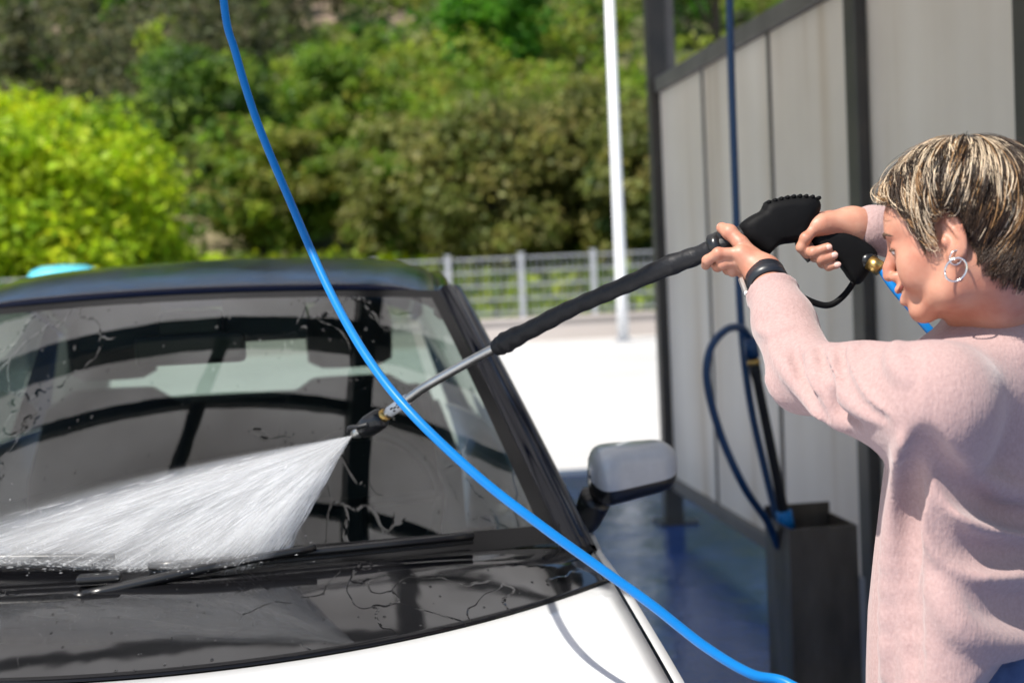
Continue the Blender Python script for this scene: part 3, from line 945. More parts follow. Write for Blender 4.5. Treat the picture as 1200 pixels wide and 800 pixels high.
# front bumper
rows = []
for z, o in ((bz(0, 1.2) - .004, 0), (.69, -.03), (.60, -.06), (.45, -.07), (.3, -.05), (.2, 0.02)):
    rows.append([(XC + u, nose(u) + o, z - .03 * (abs(u) / .8) ** 2) for u in np.linspace(-.83, .83, 31)])
v, f = loft(rows); mesh('bumper', v, f, M['white_paint'], car)
v, f = grid_geo(lambda a, b: (XC + (a - .5) * .9, nose((a - .5) * .9) - .078, .36 + .16 * b), 12, 2)
mesh('grille', v, f, M['black_trim'], car)
for s in (-1, 1):
    v, f = grid_geo(lambda a, b: (XC + s * (.45 + .32 * a), nose(.45 + .32 * a) - .068 + .03 * b, .58 + (.09 - .02 * a) * b), 8, 4)
    mesh('headlight', v, f, M['lamp_glass'], car)
    for yw in (2.02, 4.62):
        a = np.linspace(0, 2 * math.pi, 40, endpoint=False)
        prof = [(.19, -.10), (.29, -.11), (.315, -.09), (.32, -.05), (.32, .05), (.315, .09), (.29, .11), (.19, .10)]
        rows = [[(XC + s * .76 + xo, yw + r * math.cos(t), .322 + r * math.sin(t)) for t in a] for r, xo in prof]
        v, f = loft(rows, True); wh = mesh('tyre', v, f, M['tyre'], car)
        rows = [[(XC + s * (.76 + xo), yw + r * math.cos(t), .322 + r * math.sin(t)) for t in a] for r, xo in ((.2, .08), (.185, .095), (.17, .07), (.06, .08), (.001, .085))]
        v, f = loft(rows, True); mesh('rim', v, f, M['silver_paint'], wh)
G().box((XC - .7, 1.6, .2), (XC + .7, 5.2, .24)).build('floor_pan', M['black_trim'], car, smooth=False)

# windscreen with frit border
v, f = grid_geo(lambda a, b: wind((a * 2 - 1) * .955, .055 + .905 * b), 40, 24)
ws = mesh('windscreen', v, f, M['glass'], car)
for (s0, s1, t0, t1) in ((-1, -.955, 0, 1), (.955, 1, 0, 1), (-.955, .955, 0, .055), (-.955, .955, .96, 1)):
    v, f = grid_geo(lambda a, b: wind(s0 + (s1 - s0) * a, t0 + (t1 - t0) * b), 20 if s1 - s0 > 1 else 2, 20 if t1 - t0 > .5 else 2)
    mesh('border', v, f, M['frit'], ws)
# pillars, both sides
for sg in (-1, 1):
    rows = []
    for t in np.linspace(-.04, 1.0, 26):
        e = wind(sg, t) if t >= 0 else wind(sg, 0) + (wind(sg, .1) - wind(sg, 0)) * t * 10
        pr = [(.0, .004, .001), (.012, .002, .012), (.030, .012, .014), (.034, .016, .008), (.040, .022, .014), (.058, .05, .006), (.068, .085, -.012), (.066, .125, -.04), (.05, .14, -.06)]
        rows.append([tuple(e + np.array([sg * dx, dy, dz])) for dx, dy, dz in pr])
    v, f = loft(rows); mesh('pillar', v, f, M['black_paint'], car)
# corner filler at foot of each pillar, joins bonnet panel, fender and mirror
for sg in (-1, 1):
    e0, e1 = wind(sg, 0), wind(sg, .16)
    rows = [[tuple(e0 + np.array([-sg * .02, -.03, -.012])), tuple(e0 + np.array([sg * .05, -.02, -.028])), tuple(e0 + np.array([sg * .09, .10, -.04]))],
            [tuple(e0 + np.array([0, .0, .008])), tuple(e0 + np.array([sg * .048, .035, .012])), tuple(e0 + np.array([sg * .088, .16, -.02]))],
            [tuple(e1 + np.array([0.02 * sg, .01, .008])), tuple(e1 + np.array([sg * .065, .07, .0])), tuple(e1 + np.array([sg * .075, .16, -.05]))]]
    v, f = loft(rows); solidify(mesh('pillar_foot', v, f, M['black_wet'], car), .004)
# roof
def roof(a, b):
    s = a * 2 - 1
    p0 = top_c(s); y1 = 4.95 - .06 * s * s
    y = p0[1] + (y1 - p0[1]) * b
    hump = 0.076 * (1 - (1 - min(1, b / .5)) ** 2) if b < .5 else .076 - .13 * ((b - .5) / .5) ** 2
    wdt = .565 + .035 * math.sin(min(1, b * 2) * math.pi / 2) - .05 * max(0, b - .6)
    e = abs(s)
    return (XC + wdt * s, y, 1.474 - .022 * s * s + hump * (1 - .08 * s * s) - .035 * e ** 10 + .004)
v, f = grid_geo(roof, 40, 34)
solidify(mesh('roof', v, f, M['roof_paint'], car), .02)
# roof rails/side frames, glass sides, rear
for sg in (-1, 1):
    def rl(b): return np.array(roof(1 if sg > 0 else 0, b))
    def belt(b):
        y = 3.0 + 2.25 * b
        return np.array([XC + sg * (.785 - .16 * max(0, (y - 4.6)) ** 2), y, bz(.79, 2.72) + .045 * min(1, (y - 2.72) / 1.5) - .002])
    v, f = grid_geo(lambda a, b: tuple(belt(.0 + .42 * a) * (1 - b) + (rl(.06 + .42 * a) + [sg * .01, 0, -.03]) * b), 10, 8)
    mesh('side_window', v, f, M['glass_side'], car)
    v, f = grid_geo(lambda a, b: tuple(belt(.47 + .36 * a) * (1 - b) + (rl(.53 + .34 * a) + [sg * .01, 0, -.03]) * b), 10, 8)
    mesh('side_window', v, f, M['glass_side'], car)
    for (a0_, a1_) in ((.42, .47), (.83, 1.0)):
        v, f = grid_geo(lambda a, b: tuple(belt(a0_ + (a1_ - a0_) * a) * (1 - b) + (rl(min(1, .06 + a0_ + (a1_ - a0_) * a)) + [sg * .012, 0, -.02]) * b), 4, 8)
        mesh('pillar', v, f, M['black_paint'], car)
    g = G().tube([rl(b) + [sg * .008, 0, -.018] for b in np.linspace(0, 1, 24)], .024, 8); g.build('roof_rail', M['black_paint'], car)
# tail: rear window, tailgate
rows = [[(XC + s * .54, 4.93 - .06 * s * s, 1.47 - .03 * s * s) for s in np.linspace(-1, 1, 17)], [(XC + s * .66, 5.28 - .1 * s * s, 1.03) for s in np.linspace(-1, 1, 17)]]
v, f = loft(rows); mesh('rear_window', v, f, M['glass_dry'], car)
rows = [[(XC + s * .68, 5.285 - .1 * s * s, 1.025) for s in np.linspace(-1, 1, 17)], [(XC + s * .76, 5.38 - .12 * s * s, .8) for s in np.linspace(-1, 1, 17)], [(XC + s * .78, 5.40 - .12 * s * s, .3) for s in np.linspace(-1, 1, 17)]]
v, f = loft(rows); mesh('tailgate', v, f, M['white_paint'], car)
# interior
rows = []
for b in np.linspace(0, 1, 8):
    rows.append([(XC + u, 2.50 + .2 * (abs(u) / .72) ** 2 + .55 * b, .955 - .03 * b * (1 if b < .9 else 3) - .02 * (abs(u) / .72) ** 2) for u in np.linspace(-.70, .70, 21)])
rows.append([(XC + u, 3.28, .55) for u in np.linspace(-.70, .70, 21)])
v, f = loft(rows); mesh('dashboard', v, f, M['interior'], car)
def cushion(lo, hi, r):
    return G().box(lo, hi)
for u in (-.36, .36):
    sx = XC + u
    st = cushion((sx - .25, 3.75, .45), (sx + .25, 4.25, .58), .05).build('seat', M['seat_cloth'], car, smooth=False, bevel=.05)
    rows = [[(sx + w_ * math.cos(a), 4.2 + .25 * b + .06 * math.sin(a), .56 + .62 * b) for a in np.linspace(0, 2 * math.pi, 20, endpoint=False)] for b, w_ in ((0, .22), (.15, .25), (.6, .25), (.92, .2), (1, .12))]
    v, f = loft(rows, True); f.append(tuple(range(80, 100))); mesh('backrest', v, f, M['seat_cloth'], st)
    rows = [[(sx + w_ * math.cos(a), 4.46 + .05 * math.sin(a), z) for a in np.linspace(0, 2 * math.pi, 20, endpoint=False)] for z, w_ in ((1.21, .09), (1.23, .13), (1.34, .135), (1.40, .12), (1.42, .07))]
    v, f = loft(rows, True); f.append(tuple(range(80, 100))); mesh('headrest', v, f, M['seat_cloth'], st)
G().box((XC - .64, 4.82, .4), (XC + .64, 4.98, 1.11)).build('rear_seat', M['seat_cloth'], car, smooth=False, bevel=.05)
# headlining: inside of roof edge
cxs, cys, czs = XC + .37, 3.52, .93
ring = [(cxs + .185 * math.cos(a), cys + .085 * math.sin(a), czs + .165 * math.sin(a)) for a in np.linspace(0, 2 * math.pi, 37)]
sw = G().tube(ring, .016, 8).build('steering_wheel', M['black_trim'], car)
g = G()
for a in (math.pi * .5 * 3, 0.05, math.pi - .05):
    g.tube([(cxs, cys + .03, czs), (cxs + .18 * math.cos(a), cys + .083 * math.sin(a), czs + .16 * math.sin(a))], .014, 6)
g.build('spoke', M['black_trim'], sw)
# interior mirror with its sensor housing
mc = wind(0.0, .84) + np.array([0, .07, -.055])
im = G().box(mc - [.12, .012, .034], mc + [.12, .02, .034]).build('interior_mirror', M['black_trim'], car, smooth=False, bevel=.012)
hc = wind(0, .93)
G().box(hc + np.array([-.07, .01, -.07]), hc + np.array([.07, .10, -.01])).build('sensor_housing', M['black_trim'], im, smooth=False, bevel=.012)
v, f = grid_geo(lambda a, b: tuple(mc + np.array([-.11 + .22 * a, .0225, -.028 + .056 * b])), 1, 1)
mesh('mirror_glass', v, f, M['mirror'], im)
G().box(wind(.12, .985) + np.array([0, .02, -.11]), wind(.45, .985) + np.array([0, .03, .0])).build('sun_visor', M['interior'], car, smooth=False, bevel=.004)
G().box(wind(-.45, .985) + np.array([0, .02, -.11]), wind(-.12, .985) + np.array([0, .03, .0])).build('sun_visor', M['interior'], car, smooth=False, bevel=.004)

# door mirror(s)
for sg in (1, -1):
    X0 = XC + sg * .928; Y0 = 2.92; Z0 = 1.062
    SW, SD, SH = .098, .085, .058
    rows = []
    for b in np.linspace(0, 1, 41):
        # b: inner -> outer along u
        u = -SW + 2 * SW * b
        prof = max(0.05, 1 - abs(2 * b - 1) ** 7) ** .5
        tl = 1.12 - .26 * b
        row = []
        for a in np.linspace(0, 2 * math.pi, 64, endpoint=False):
            ca, sa = math.cos(a), math.sin(a)
            q = 3.4
            yy = -SD * math.copysign(abs(ca) ** (2 / q), ca) * prof * tl
            if yy > .03: yy = .03
            zz = SH * math.copysign(abs(sa) ** (2 / q), sa) * prof * tl
            row.append((X0 + sg * u, Y0 + yy + .05 * b, Z0 + zz - .010 + .012 * b))
        rows.append(row)
    v, f = loft(rows, True); f += [tuple(range(64)), tuple(range(40 * 64, 41 * 64))]
    # cap (upper) and shell (lower) split by height
    capf, lowf = [], []
    for q in f:      # clean split along one line of the loft
        an_ = [i % 64 for i in q]; m_ = sum(an_) / len(an_) if max(an_) - min(an_) < 32 else 0
        (lowf if 35.5 < m_ < 62 and len(q) == 4 else capf).append(q)
    mr = mesh('door_mirror', v, lowf, M['black_trim'], car)
    mesh('cap', v, capf, M['silver_paint'], mr)
    G().tube(cat([(X0 - sg * .085, Y0 + .0, Z0 - .055), (X0 - sg * .10, Y0 + .03, Z0 - .10), (XC + sg * .80, Y0 + .06, .93)], 5), np.linspace(.036, .028, 11), 10).build('arm', M['black_trim'], mr)
    v, f = grid_geo(lambda a, b: (X0 + sg * (-.08 + .16 * a), Y0 + .0325 + .05 * (a), Z0 - .05 + .095 * b), 1, 1)
    mesh('mirror_glass', v, f, M['mirror'], mr)

# wipers
def wiper(s0, s1, t0, t1, sp, tp):
    pts = [wind(s0 + (s1 - s0) * k / 12, t0 + (t1 - t0) * k / 12) + np.array([0, -.012, .022]) for k in range(13)]
    wp = G().tube(pts, .007, 8).build('wiper', M['black_trim'], car)
    G().tube([p + np.array([0, .006, -.012]) for p in pts], .004, 6).build('rubber_blade', M['rubber'], wp)
    pv = wind(sp, tp) + np.array([0, -.035, .004])
    mid = pts[6] + np.array([0, -.004, .008])
    G().tube(cat([pv, pv * .5 + mid * .5 + np.array([0, -.012, .006]), mid], 6), np.linspace(.011, .007, 13), 8).build('arm', M['black_trim'], wp)
    G().tube([pv + np.array([0, 0, -.02]), pv + np.array([0, 0, .008])], .016, 12).build('pivot_cap', M['black_trim'], wp)
    return wp
wiper(-.02, .76, .0, .012, -.16, -.03)
wiper(-.88, -.10, .075, .03, -.95, .02)
g = G()
c = wind(-.13, .0) + np.array([0, -.03, .012])
g.box(c - [.036, .016, .008], c + [.036, .016, .007]); g.build('washer_jet', M['black_trim'], car, smooth=False, bevel=.006)

# ================================================================== BLUE HOSE
hz = [(225, -900, 2.30), (236, -520, 2.27), (248, -200, 2.24), (262, 0, 2.21), (276, 62, 2.20), (301, 142, 2.18), (340, 236, 2.14), (385, 338, 2.04), (430, 418, 1.94), (482, 484, 1.87), (560, 558, 1.83),
      (636, 617, 1.81), (700, 663, 1.80), (762, 707, 1.79), (826, 757, 1.78), (880, 789, 1.77), (925, 801, 1.76), (985, 850, 1.70), (1020, 1000, 1.70), (1030, 1250, 1.75)]
hpts = [P(*q) for q in hz]
hpts += [np.array([.50, 1.62, .02]), np.array([.62, 2.1, .016]), np.array([.95, 2.45, .016]), np.array([1.15, 2.3, .05]), np.array([1.10, 2.22, .5]), np.array([.98, 2.2, 1.0]),
         P(1180, 480, 2.12), P(1122, 424, 2.06), P(1092, 390, 2.05), P(1066, 359, 2.055), P(1046, 335, 2.065), P(1034, 317, 2.075)]
tag(G().tube(cat(hpts, 10), .0062, 14).build('pressure_hose', M['hose_blue'], origin=hpts[3]),
    'bright blue pressure hose sweeping down across the windscreen and round to the spray gun', 'hose')

# ================================================================== SPRAY GUN
gun = empty('spray_gun', P(905, 270, 2.10), 'black pressure washer gun with long sleeved lance held by the woman', 'spray gun')


def slab(px_poly, d, th, name, m, parent, inset=.8):
    """outline modelled as a cushion: full width in the middle, narrower towards both faces"""
    pts = np.array([[x, y] for x, y in px_poly], float)
    q = np.vstack([pts, pts[:1]]); q = cat([np.array([*p, 0.]) for p in q], 3)[:-1, :2]
    c = q.mean(0)
    rows = []
    nrm = P(600, 400, d) - P(600, 400, d - .1); nrm = nrm / np.linalg.norm(nrm)
    for o, s in ((-1, .62), (-.93, .80), (-.7, .93), (-.3, 1), (.3, 1), (.7, .93), (.93, .80), (1, .62)):
        rows.append([tuple(P(*(c + (p - c) * s), d) + nrm * th * o) for p in q])
    v, f = loft(rows, True); n = len(q)
    f += [tuple(reversed(range(n))), tuple(range(len(v) - n, len(v)))]
    return mesh(name, v, f, m, parent)


D = 2.105
bod = slab([(868, 281), (866, 265), (878, 254), (891, 247), (897, 238), (917, 233), (940, 231), (955, 232), (961, 241), (957, 254), (949, 268), (946, 281), (934, 284), (914, 287), (904, 295), (897, 301), (886, 293)],
           D, .026, 'gun_body', M['black_plastic'], gun)
gr = slab([(950, 272), (968, 269), (986, 270), (1004, 278), (1022, 290), (1027, 299), (1022, 312), (1010, 330), (1000, 332), (985, 312), (968, 299), (950, 287)], D, .020, 'grip', M['black_plastic'], gun)
g = G()
for k in range(9):   # ribs along the crest of the shroud
    t = k / 8
    a = P(899 + 58 * t, 238 - 7 * math.sin(t * 2.4), D)
    nrm = (P(600, 400, D + .02) - P(600, 400, D))
    g.tube([a - nrm * .95, a + nrm * .95], .0032, 6)
g.build('ribs', M['black_plastic'], bod)
G().tube(cat([P(898, 300, D), P(912, 318, D), P(921, 334, D), P(940, 348, D), P(962, 357, D), P(976, 356, D), P(990, 345, D), P(1002, 328, D), P(1006, 318, D)], 6), .0048, 10).build('trigger_guard', M['black_plastic'], gun)
G().tube(cat([P(936, 280, D), P(940, 292, D), P(950, 305, D)], 5), np.linspace(.008, .006, 11), 8).build('trigger', M['black_trim'], gun)
G().tube([P(1010, 302, D - .005), P(1022, 309, 2.09)], .014, 14).build('swivel', M['black_trim'], gun)
G().tube([P(1019, 307, 2.085), P(1032, 315, 2.077)], .0115, 12).build('coupling', M['brass'], gun)
# sleeve: gently kinked flexible cover along the lance
sl_px = [(884, 276, 2.105), (862, 281, 2.108), (846, 288, 2.115), (818, 299, 2.14), (782, 312, 2.17), (740, 331, 2.21), (700, 348, 2.25), (664, 364, 2.29), (630, 382, 2.325), (600, 397, 2.355), (586, 405, 2.37), (580, 408, 2.377)]
sp_ = cat([P(*q) for q in sl_px], 6)
rr = np.interp(np.linspace(0, 1, len(sp_)), [0, .06, .1, .2, .35, .5, .62, .74, .86, .93, 1], [.0185, .0185, .0148, .0142, .0156, .0132, .0138, .0150, .0178, .0158, .0115])
rr = rr * (1 + .05 * np.sin(np.arange(len(sp_)) * 1.7) + .03 * np.sin(np.arange(len(sp_)) * .6))
G().tube(sp_, rr, 16).build('sleeve', M['sleeve'], gun)
G().tube([P(848, 286, 2.113), P(836, 291, 2.122)], .0215, 14).build('collar', M['black_trim'], gun)
st = [(588, 404, 2.37), (572, 412, 2.385), (540, 429, 2.415), (500, 452, 2.45), (484, 463, 2.465), (462, 479, 2.485), (452, 486, 2.494)]
G().tube(cat([P(*q) for q in st], 5), .0082, 14).build('steel_lance', M['steel'], gun)
lab = [P(478, 467, 2.472), P(456, 483, 2.490)]
lb = G().tube(lab, .0098, 14).build('label_band', M['lamp_white'], gun)
ax = (lab[1] - lab[0]); ax /= np.linalg.norm(ax)
tocam = CAM - (lab[0] + lab[1]) / 2; tocam -= ax * (tocam @ ax); tocam /= np.linalg.norm(tocam)
sidev = np.cross(ax, tocam)
g = G()
for t, o, l in ((.30, .003, .16), (.38, -.002, .10), (.50, .001, .14), (.62, -.003, .10), (.66, .003, .12)):
    c = lab[0] + (lab[1] - lab[0]) * t + tocam * .0092 + sidev * o
    e = c + (lab[1] - lab[0]) * l
    g.tube([c, e], .0016, 5)
g.build('marking', M['black_trim'], lb)
G().tube([P(452, 485, 2.492), P(447, 489, 2.497)], .0115, 12).build('copper_ring', M['brass'], gun)
nz = G().tube([P(449, 488, 2.495), P(446, 490, 2.498), P(432, 499, 2.511), P(424, 504, 2.519)], np.array([.013, .019, .0195, .015]), 14).build('nozzle_holder', M['black_trim'], gun)
G().tube([P(426, 503, 2.517), P(419, 507, 2.524), P(414, 509, 2.53)], np.array([.011, .010, .007]), 12).build('nozzle', M['steel'], nz)
G().tube(cat([P(432, 497, 2.49), P(420, 500, 2.495), P(410, 501, 2.505), P(409, 505, 2.51)], 4), .0042, 8).build('clip', M['black_trim'], nz)

# ================================================================== WATER
def spray_mat(name, dens, sx, sy, lo, hi):
    m = bpy.data.materials.new(name); m.use_nodes = True
    t = m.node_tree; t.nodes.remove(t.nodes['Principled BSDF']); out = t.nodes['Material Output']
    df = N(t, 'ShaderNodeBsdfDiffuse'); df.inputs['Color'].default_value = (.86, .87, .89, 1)
    tl = N(t, 'ShaderNodeBsdfTranslucent'); tl.inputs['Color'].default_value = (.86, .87, .89, 1)
    m1 = N(t, 'ShaderNodeMixShader'); m1.inputs[0].default_value = .5
    t.links.new(df.outputs[0], m1.inputs[1]); t.links.new(tl.outputs[0], m1.inputs[2])
    tr = N(t, 'ShaderNodeBsdfTransparent')
    at_ = N(t, 'ShaderNodeAttribute', attribute_name='flow')   # (along, across, edge)
    sp = N(t, 'ShaderNodeSeparateColor'); t.links.new(at_.outputs['Color'], sp.inputs[0])
    cb = N(t, 'ShaderNodeCombineXYZ')
    a = N(t, 'ShaderNodeMath', operation='MULTIPLY'); a.inputs[1].default_value = sx; t.links.new(sp.outputs[0], a.inputs[0]); t.links.new(a.outputs[0], cb.inputs[0])
    b = N(t, 'ShaderNodeMath', operation='MULTIPLY'); b.inputs[1].default_value = sy; t.links.new(sp.outputs[1], b.inputs[0]); t.links.new(b.outputs[0], cb.inputs[1])
    n = N(t, 'ShaderNodeTexNoise'); n.inputs['Scale'].default_value = 1; n.inputs['Detail'].default_value = 6; n.inputs['Roughness'].default_value = .62
    t.links.new(cb.outputs[0], n.inputs['Vector'])
    mr = N(t, 'ShaderNodeMapRange'); mr.inputs['From Min'].default_value = lo; mr.inputs['From Max'].default_value = hi
    mr.inputs['To Min'].default_value = .0; mr.inputs['To Max'].default_value = dens
    t.links.new(n.outputs[0], mr.inputs[0])
    mu = N(t, 'ShaderNodeMath', operation='MULTIPLY', use_clamp=True); t.links.new(mr.outputs[0], mu.inputs[0]); t.links.new(sp.outputs[2], mu.inputs[1])
    mx = N(t, 'ShaderNodeMixShader'); t.links.new(mu.outputs[0], mx.inputs[0]); t.links.new(tr.outputs[0], mx.inputs[1]); t.links.new(m1.outputs[0], mx.inputs[2])
    t.links.new(mx.outputs[0], out.inputs[0])
    return m


M['fan'] = spray_mat('water_fan', .42, 2.4, 16.0, .26, .70)
M['fan_halo'] = spray_mat('water_fan_halo', .13, 2.0, 9.0, .2, .7)
M['fan_core'] = spray_mat('water_fan_core', .34, 6.0, 48.0, .34, .70)
M['drop'] = mat('water_drop', (.85, .86, .88), .2)
apex = P(413, 510, 2.531)
hits = [Py(334, 652, 2.455), Py(262, 668, 2.43), Py(150, 668, 2.445), Py(30, 662, 2.47), Py(-110, 668, 2.49), Py(-260, 690, 2.46)]
hits = [np.array([h[0], h[1], h[2]]) for h in hits]
HC = cat(hits, 10)


def hit_at(a):
    x = a * (len(HC) - 1); i = min(int(x), len(HC) - 2)
    return HC[i] * (1 - (x - i)) + HC[i + 1] * (x - i)


fn = np.cross(HC[0] - apex, HC[-1] - apex); fn /= np.linalg.norm(fn)
wsp = empty('water_spray', hits[2], 'white fan of water spraying from the nozzle onto the windscreen base', 'water')
# layered sheets of the fan, swelling with distance
for li, o in enumerate((-1.0, -.45, 0.05, .5, 1.0, -2.1, 2.1)):
    vs_, fl = [], []
    NU, NV = 56, 26
    for j in range(NV + 1):
        r = j / NV
        for i in range(NU + 1):
            a = i / NU
            h = hit_at(a)
            p = apex + (h - apex) * r * 1.0
            edge = min(1, a / .07 + .08) * min(1, (1 - a) / .30) ** .8 * min(1, (1 - a) / (.04 + .1 * r))
            sag = .030 * math.sin(math.pi * r) * (a ** 2)
            th = .028 * r * o * (1 + .35 * math.sin(a * 17 + li * 2)) * min(1, 6 * a + .25)
            vs_.append(p + fn * th + np.array([0, 0, sag]))
            fl.append((r + li * 3.3, a + li * .37 + .01 * math.sin(r * 9), edge * (1.0 - .5 * max(0, r - .8) / .2), 1))
    f = [(j * (NU + 1) + i, j * (NU + 1) + i + 1, (j + 1) * (NU + 1) + i + 1, (j + 1) * (NU + 1) + i) for j in range(NV) for i in range(NU)]
    mesh('fan_sheet', vs_, f, M['fan_halo'] if li > 4 else M['fan'] if li % 2 == 0 else M['fan_core'], wsp, attrs={'flow': np.array(fl)})


def shards(starts, dirs, lens, wid):
    n = len(starts)
    t = dirs / np.linalg.norm(dirs, axis=1)[:, None]
    a = np.cross(t, np.array([.2, .9, .3])); a /= np.linalg.norm(a, axis=1)[:, None]; b = np.cross(t, a)
    v = np.zeros((n, 5, 3))
    v[:, 0] = starts; v[:, 4] = starts + t * lens[:, None]
    m_ = starts + t * lens[:, None] * .55
    for k in range(3):
        an = 2 * math.pi * k / 3
        v[:, 1 + k] = m_ + (a * math.cos(an) + b * math.sin(an)) * wid[:, None]
    base = (np.arange(n) * 5)[:, None]
    tri = np.array([[0, 2, 1], [0, 3, 2], [0, 1, 3], [4, 1, 2], [4, 2, 3], [4, 3, 1]])
    return v.reshape(-1, 3), (base[:, None, :] + tri[None]).reshape(-1, 3)


n = 1100
aa = rng.beta(1.0, 1.9, n) * .97; r0 = rng.uniform(.12, .95, n) ** .8
H = np.array([hit_at(x) for x in aa])
off = fn * (rng.normal(size=(n, 1)) * .010 * r0[:, None])
off[:, 2] += .03 * np.sin(np.pi * r0) * aa ** 2
S = apex + (H - apex) * r0[:, None] + off
L = np.minimum(rng.uniform(.015, .09, n), (1 - r0) * np.linalg.norm(H - apex, axis=1) + .004)
v, f = shards(S, (H - apex) + rng.normal(size=(n, 3)) * .012, L, rng.uniform(.0002, .0006, n))
tag(mesh('streaks', v, f, M['drop'], wsp, smooth=False), kind='stuff')
# splash where the fan lands, and loose drops above the glass
n = 1100
aa = rng.uniform(0, 1, n) ** .9
H = np.array([hit_at(x) for x in aa])
d_ = rng.normal(size=(n, 3)) * np.array([1.2, .9, .45]); d_[:, 2] = np.abs(d_[:, 2]) + .05; d_[:, 0] -= .9; d_[:, 1] -= .25
d_ /= np.linalg.norm(d_, axis=1)[:, None]
S = H + d_ * (rng.exponential(.045, n))[:, None] + np.array([0, 0, .004])
v, f = shards(S, d_, rng.uniform(.002, .010, n), rng.uniform(.0002, .0006, n))
tag(mesh('splash', v, f, M['drop'], wsp, smooth=False), kind='stuff')

# ================================================================== THE WOMAN
def skin_mat():
    m, t, b = new_mat('skin')
    co = coords(t)
    n = N(t, 'ShaderNodeTexNoise'); n.inputs['Scale'].default_value = 38; n.inputs['Detail'].default_value = 8
    t.links.new(co, n.inputs['Vector'])
    c = ramp(t, n.outputs[0], [(.30, (.42, .165, .105)), (.5, (.465, .215, .142)), (.74, (.51, .265, .18))])
    t.links.new(c, b.inputs['Base Color'])
    b.inputs['Roughness'].default_value = .5
    b.inputs['Subsurface Weight'].default_value = .15
    b.inputs['Subsurface Radius'].default_value = (.010, .004, .002)
    b.inputs['Subsurface Scale'].default_value = .5
    n2 = N(t, 'ShaderNodeTexNoise'); n2.inputs['Scale'].default_value = 260; n2.inputs['Detail'].default_value = 3
    t.links.new(co, n2.inputs['Vector'])
    bp = N(t, 'ShaderNodeBump'); bp.inputs['Strength'].default_value = .18; bp.inputs['Distance'].default_value = .001
    t.links.new(n2.outputs[0], bp.inputs['Height']); t.links.new(bp.outputs[0], b.inputs['Normal'])
    return m


def knit_mat():
    m, t, b = new_mat('pink_knit')
    co = coords(t)
    n = N(t, 'ShaderNodeTexNoise'); n.inputs['Scale'].default_value = 330; n.inputs['Detail'].default_value = 2
    t.links.new(coords(t, (1, 1, .35)), n.inputs['Vector'])
    n1 = N(t, 'ShaderNodeTexNoise'); n1.inputs['Scale'].default_value = 210; n1.inputs['Detail'].default_value = 5; n1.inputs['Roughness'].default_value = .7
    t.links.new(co, n1.inputs['Vector'])
    c = ramp(t, n1.outputs[0], [(.30, (.33, .215, .203)), (.70, (.415, .285, .270))])
    t.links.new(c, b.inputs['Base Color'])
    b.inputs['Roughness'].default_value = .95
    b.inputs['Specular IOR Level'].default_value = .15
    b.inputs['Sheen Weight'].default_value = .25
    bp = N(t, 'ShaderNodeBump'); bp.inputs['Strength'].default_value = .5; bp.inputs['Distance'].default_value = .002
    t.links.new(n.outputs[0], bp.inputs['Height'])
    nf = N(t, 'ShaderNodeTexNoise'); nf.inputs['Scale'].default_value = 16; nf.inputs['Detail'].default_value = 3; nf.inputs['Distortion'].default_value = .6
    t.links.new(coords(t, (1, 1, .55)), nf.inputs['Vector'])
    bp2 = N(t, 'ShaderNodeBump'); bp2.inputs['Strength'].default_value = .16; bp2.inputs['Distance'].default_value = .02
    t.links.new(nf.outputs[0], bp2.inputs['Height']); t.links.new(bp.outputs[0], bp2.inputs['Normal'])
    t.links.new(bp2.outputs[0], b.inputs['Normal'])
    return m


def hair_mat():
    m, t, b = new_mat('hair')
    at_ = N(t, 'ShaderNodeAttribute', attribute_name='strand')
    t.links.new(at_.outputs['Color'], b.inputs['Base Color'])
    b.inputs['Roughness'].default_value = .38
    b.inputs['Specular IOR Level'].default_value = .35
    return m


M['skin'] = skin_mat(); M['knit'] = knit_mat(); M['hair'] = hair_mat()
M['scalp'] = mat('scalp_hair', (.035, .02, .013), .6)
M['lip'] = mat('lip', (.42, .13, .11), .35)
M['brow'] = mat('brow', (.09, .05, .03), .7)
M['nail'] = mat('nail', (.66, .42, .36), .2)

CR, CU, CB = RW[:, 0], RW[:, 1], RW[:, 2]      # camera right / up / back in world


def cam_dir(x, y, z):
    v = CR * x + CU * y + CB * z
    return v / np.linalg.norm(v)


def cf(px, py, d): return P(px, py, d)


# ---- torso frame ---------------------------------------------------------
NB = P(1206, 366, 1.82)                     # base of the neck, back
TR = np.array([.68, .733, 0.]); TF = np.array([-.733, .68, 0.])   # her right, her front
SLs = P(1097, 462, 1.67)                    # left shoulder joint
SRs = NB + TR * .19 + np.array([0, 0, -.08]) + TF * .03
EL, WL = P(944, 441, 1.89), P(896, 321, 2.055)
ER, WR = P(1150, 292, 2.16), P(1001, 264, 2.115)
foot_c = np.array([NB[0] - .02, NB[1] + .02, 0.])
woman = empty('person', foot_c, 'woman with short streaked blond hair, pink knit top and jeans aiming the spray gun', 'person')

# ---- head ------------------------------------------------------------------
HO = P(1126, 275, 1.745)
HF = cam_dir(-.855, -.245, -.458)
HU = np.array([0, 0, 1.]) + HF * 0; HU = CU * 1.0 + CR * -.02; HU -= HF * (HU @ HF); HU /= np.linalg.norm(HU)
HL = np.cross(HU, HF)                        # her left (towards the lens)
HS = .87
HB_ = np.array([HF, HL, HU])


def h(f, l, u): return HO + HS * (f * HF + l * HL + u * HU)


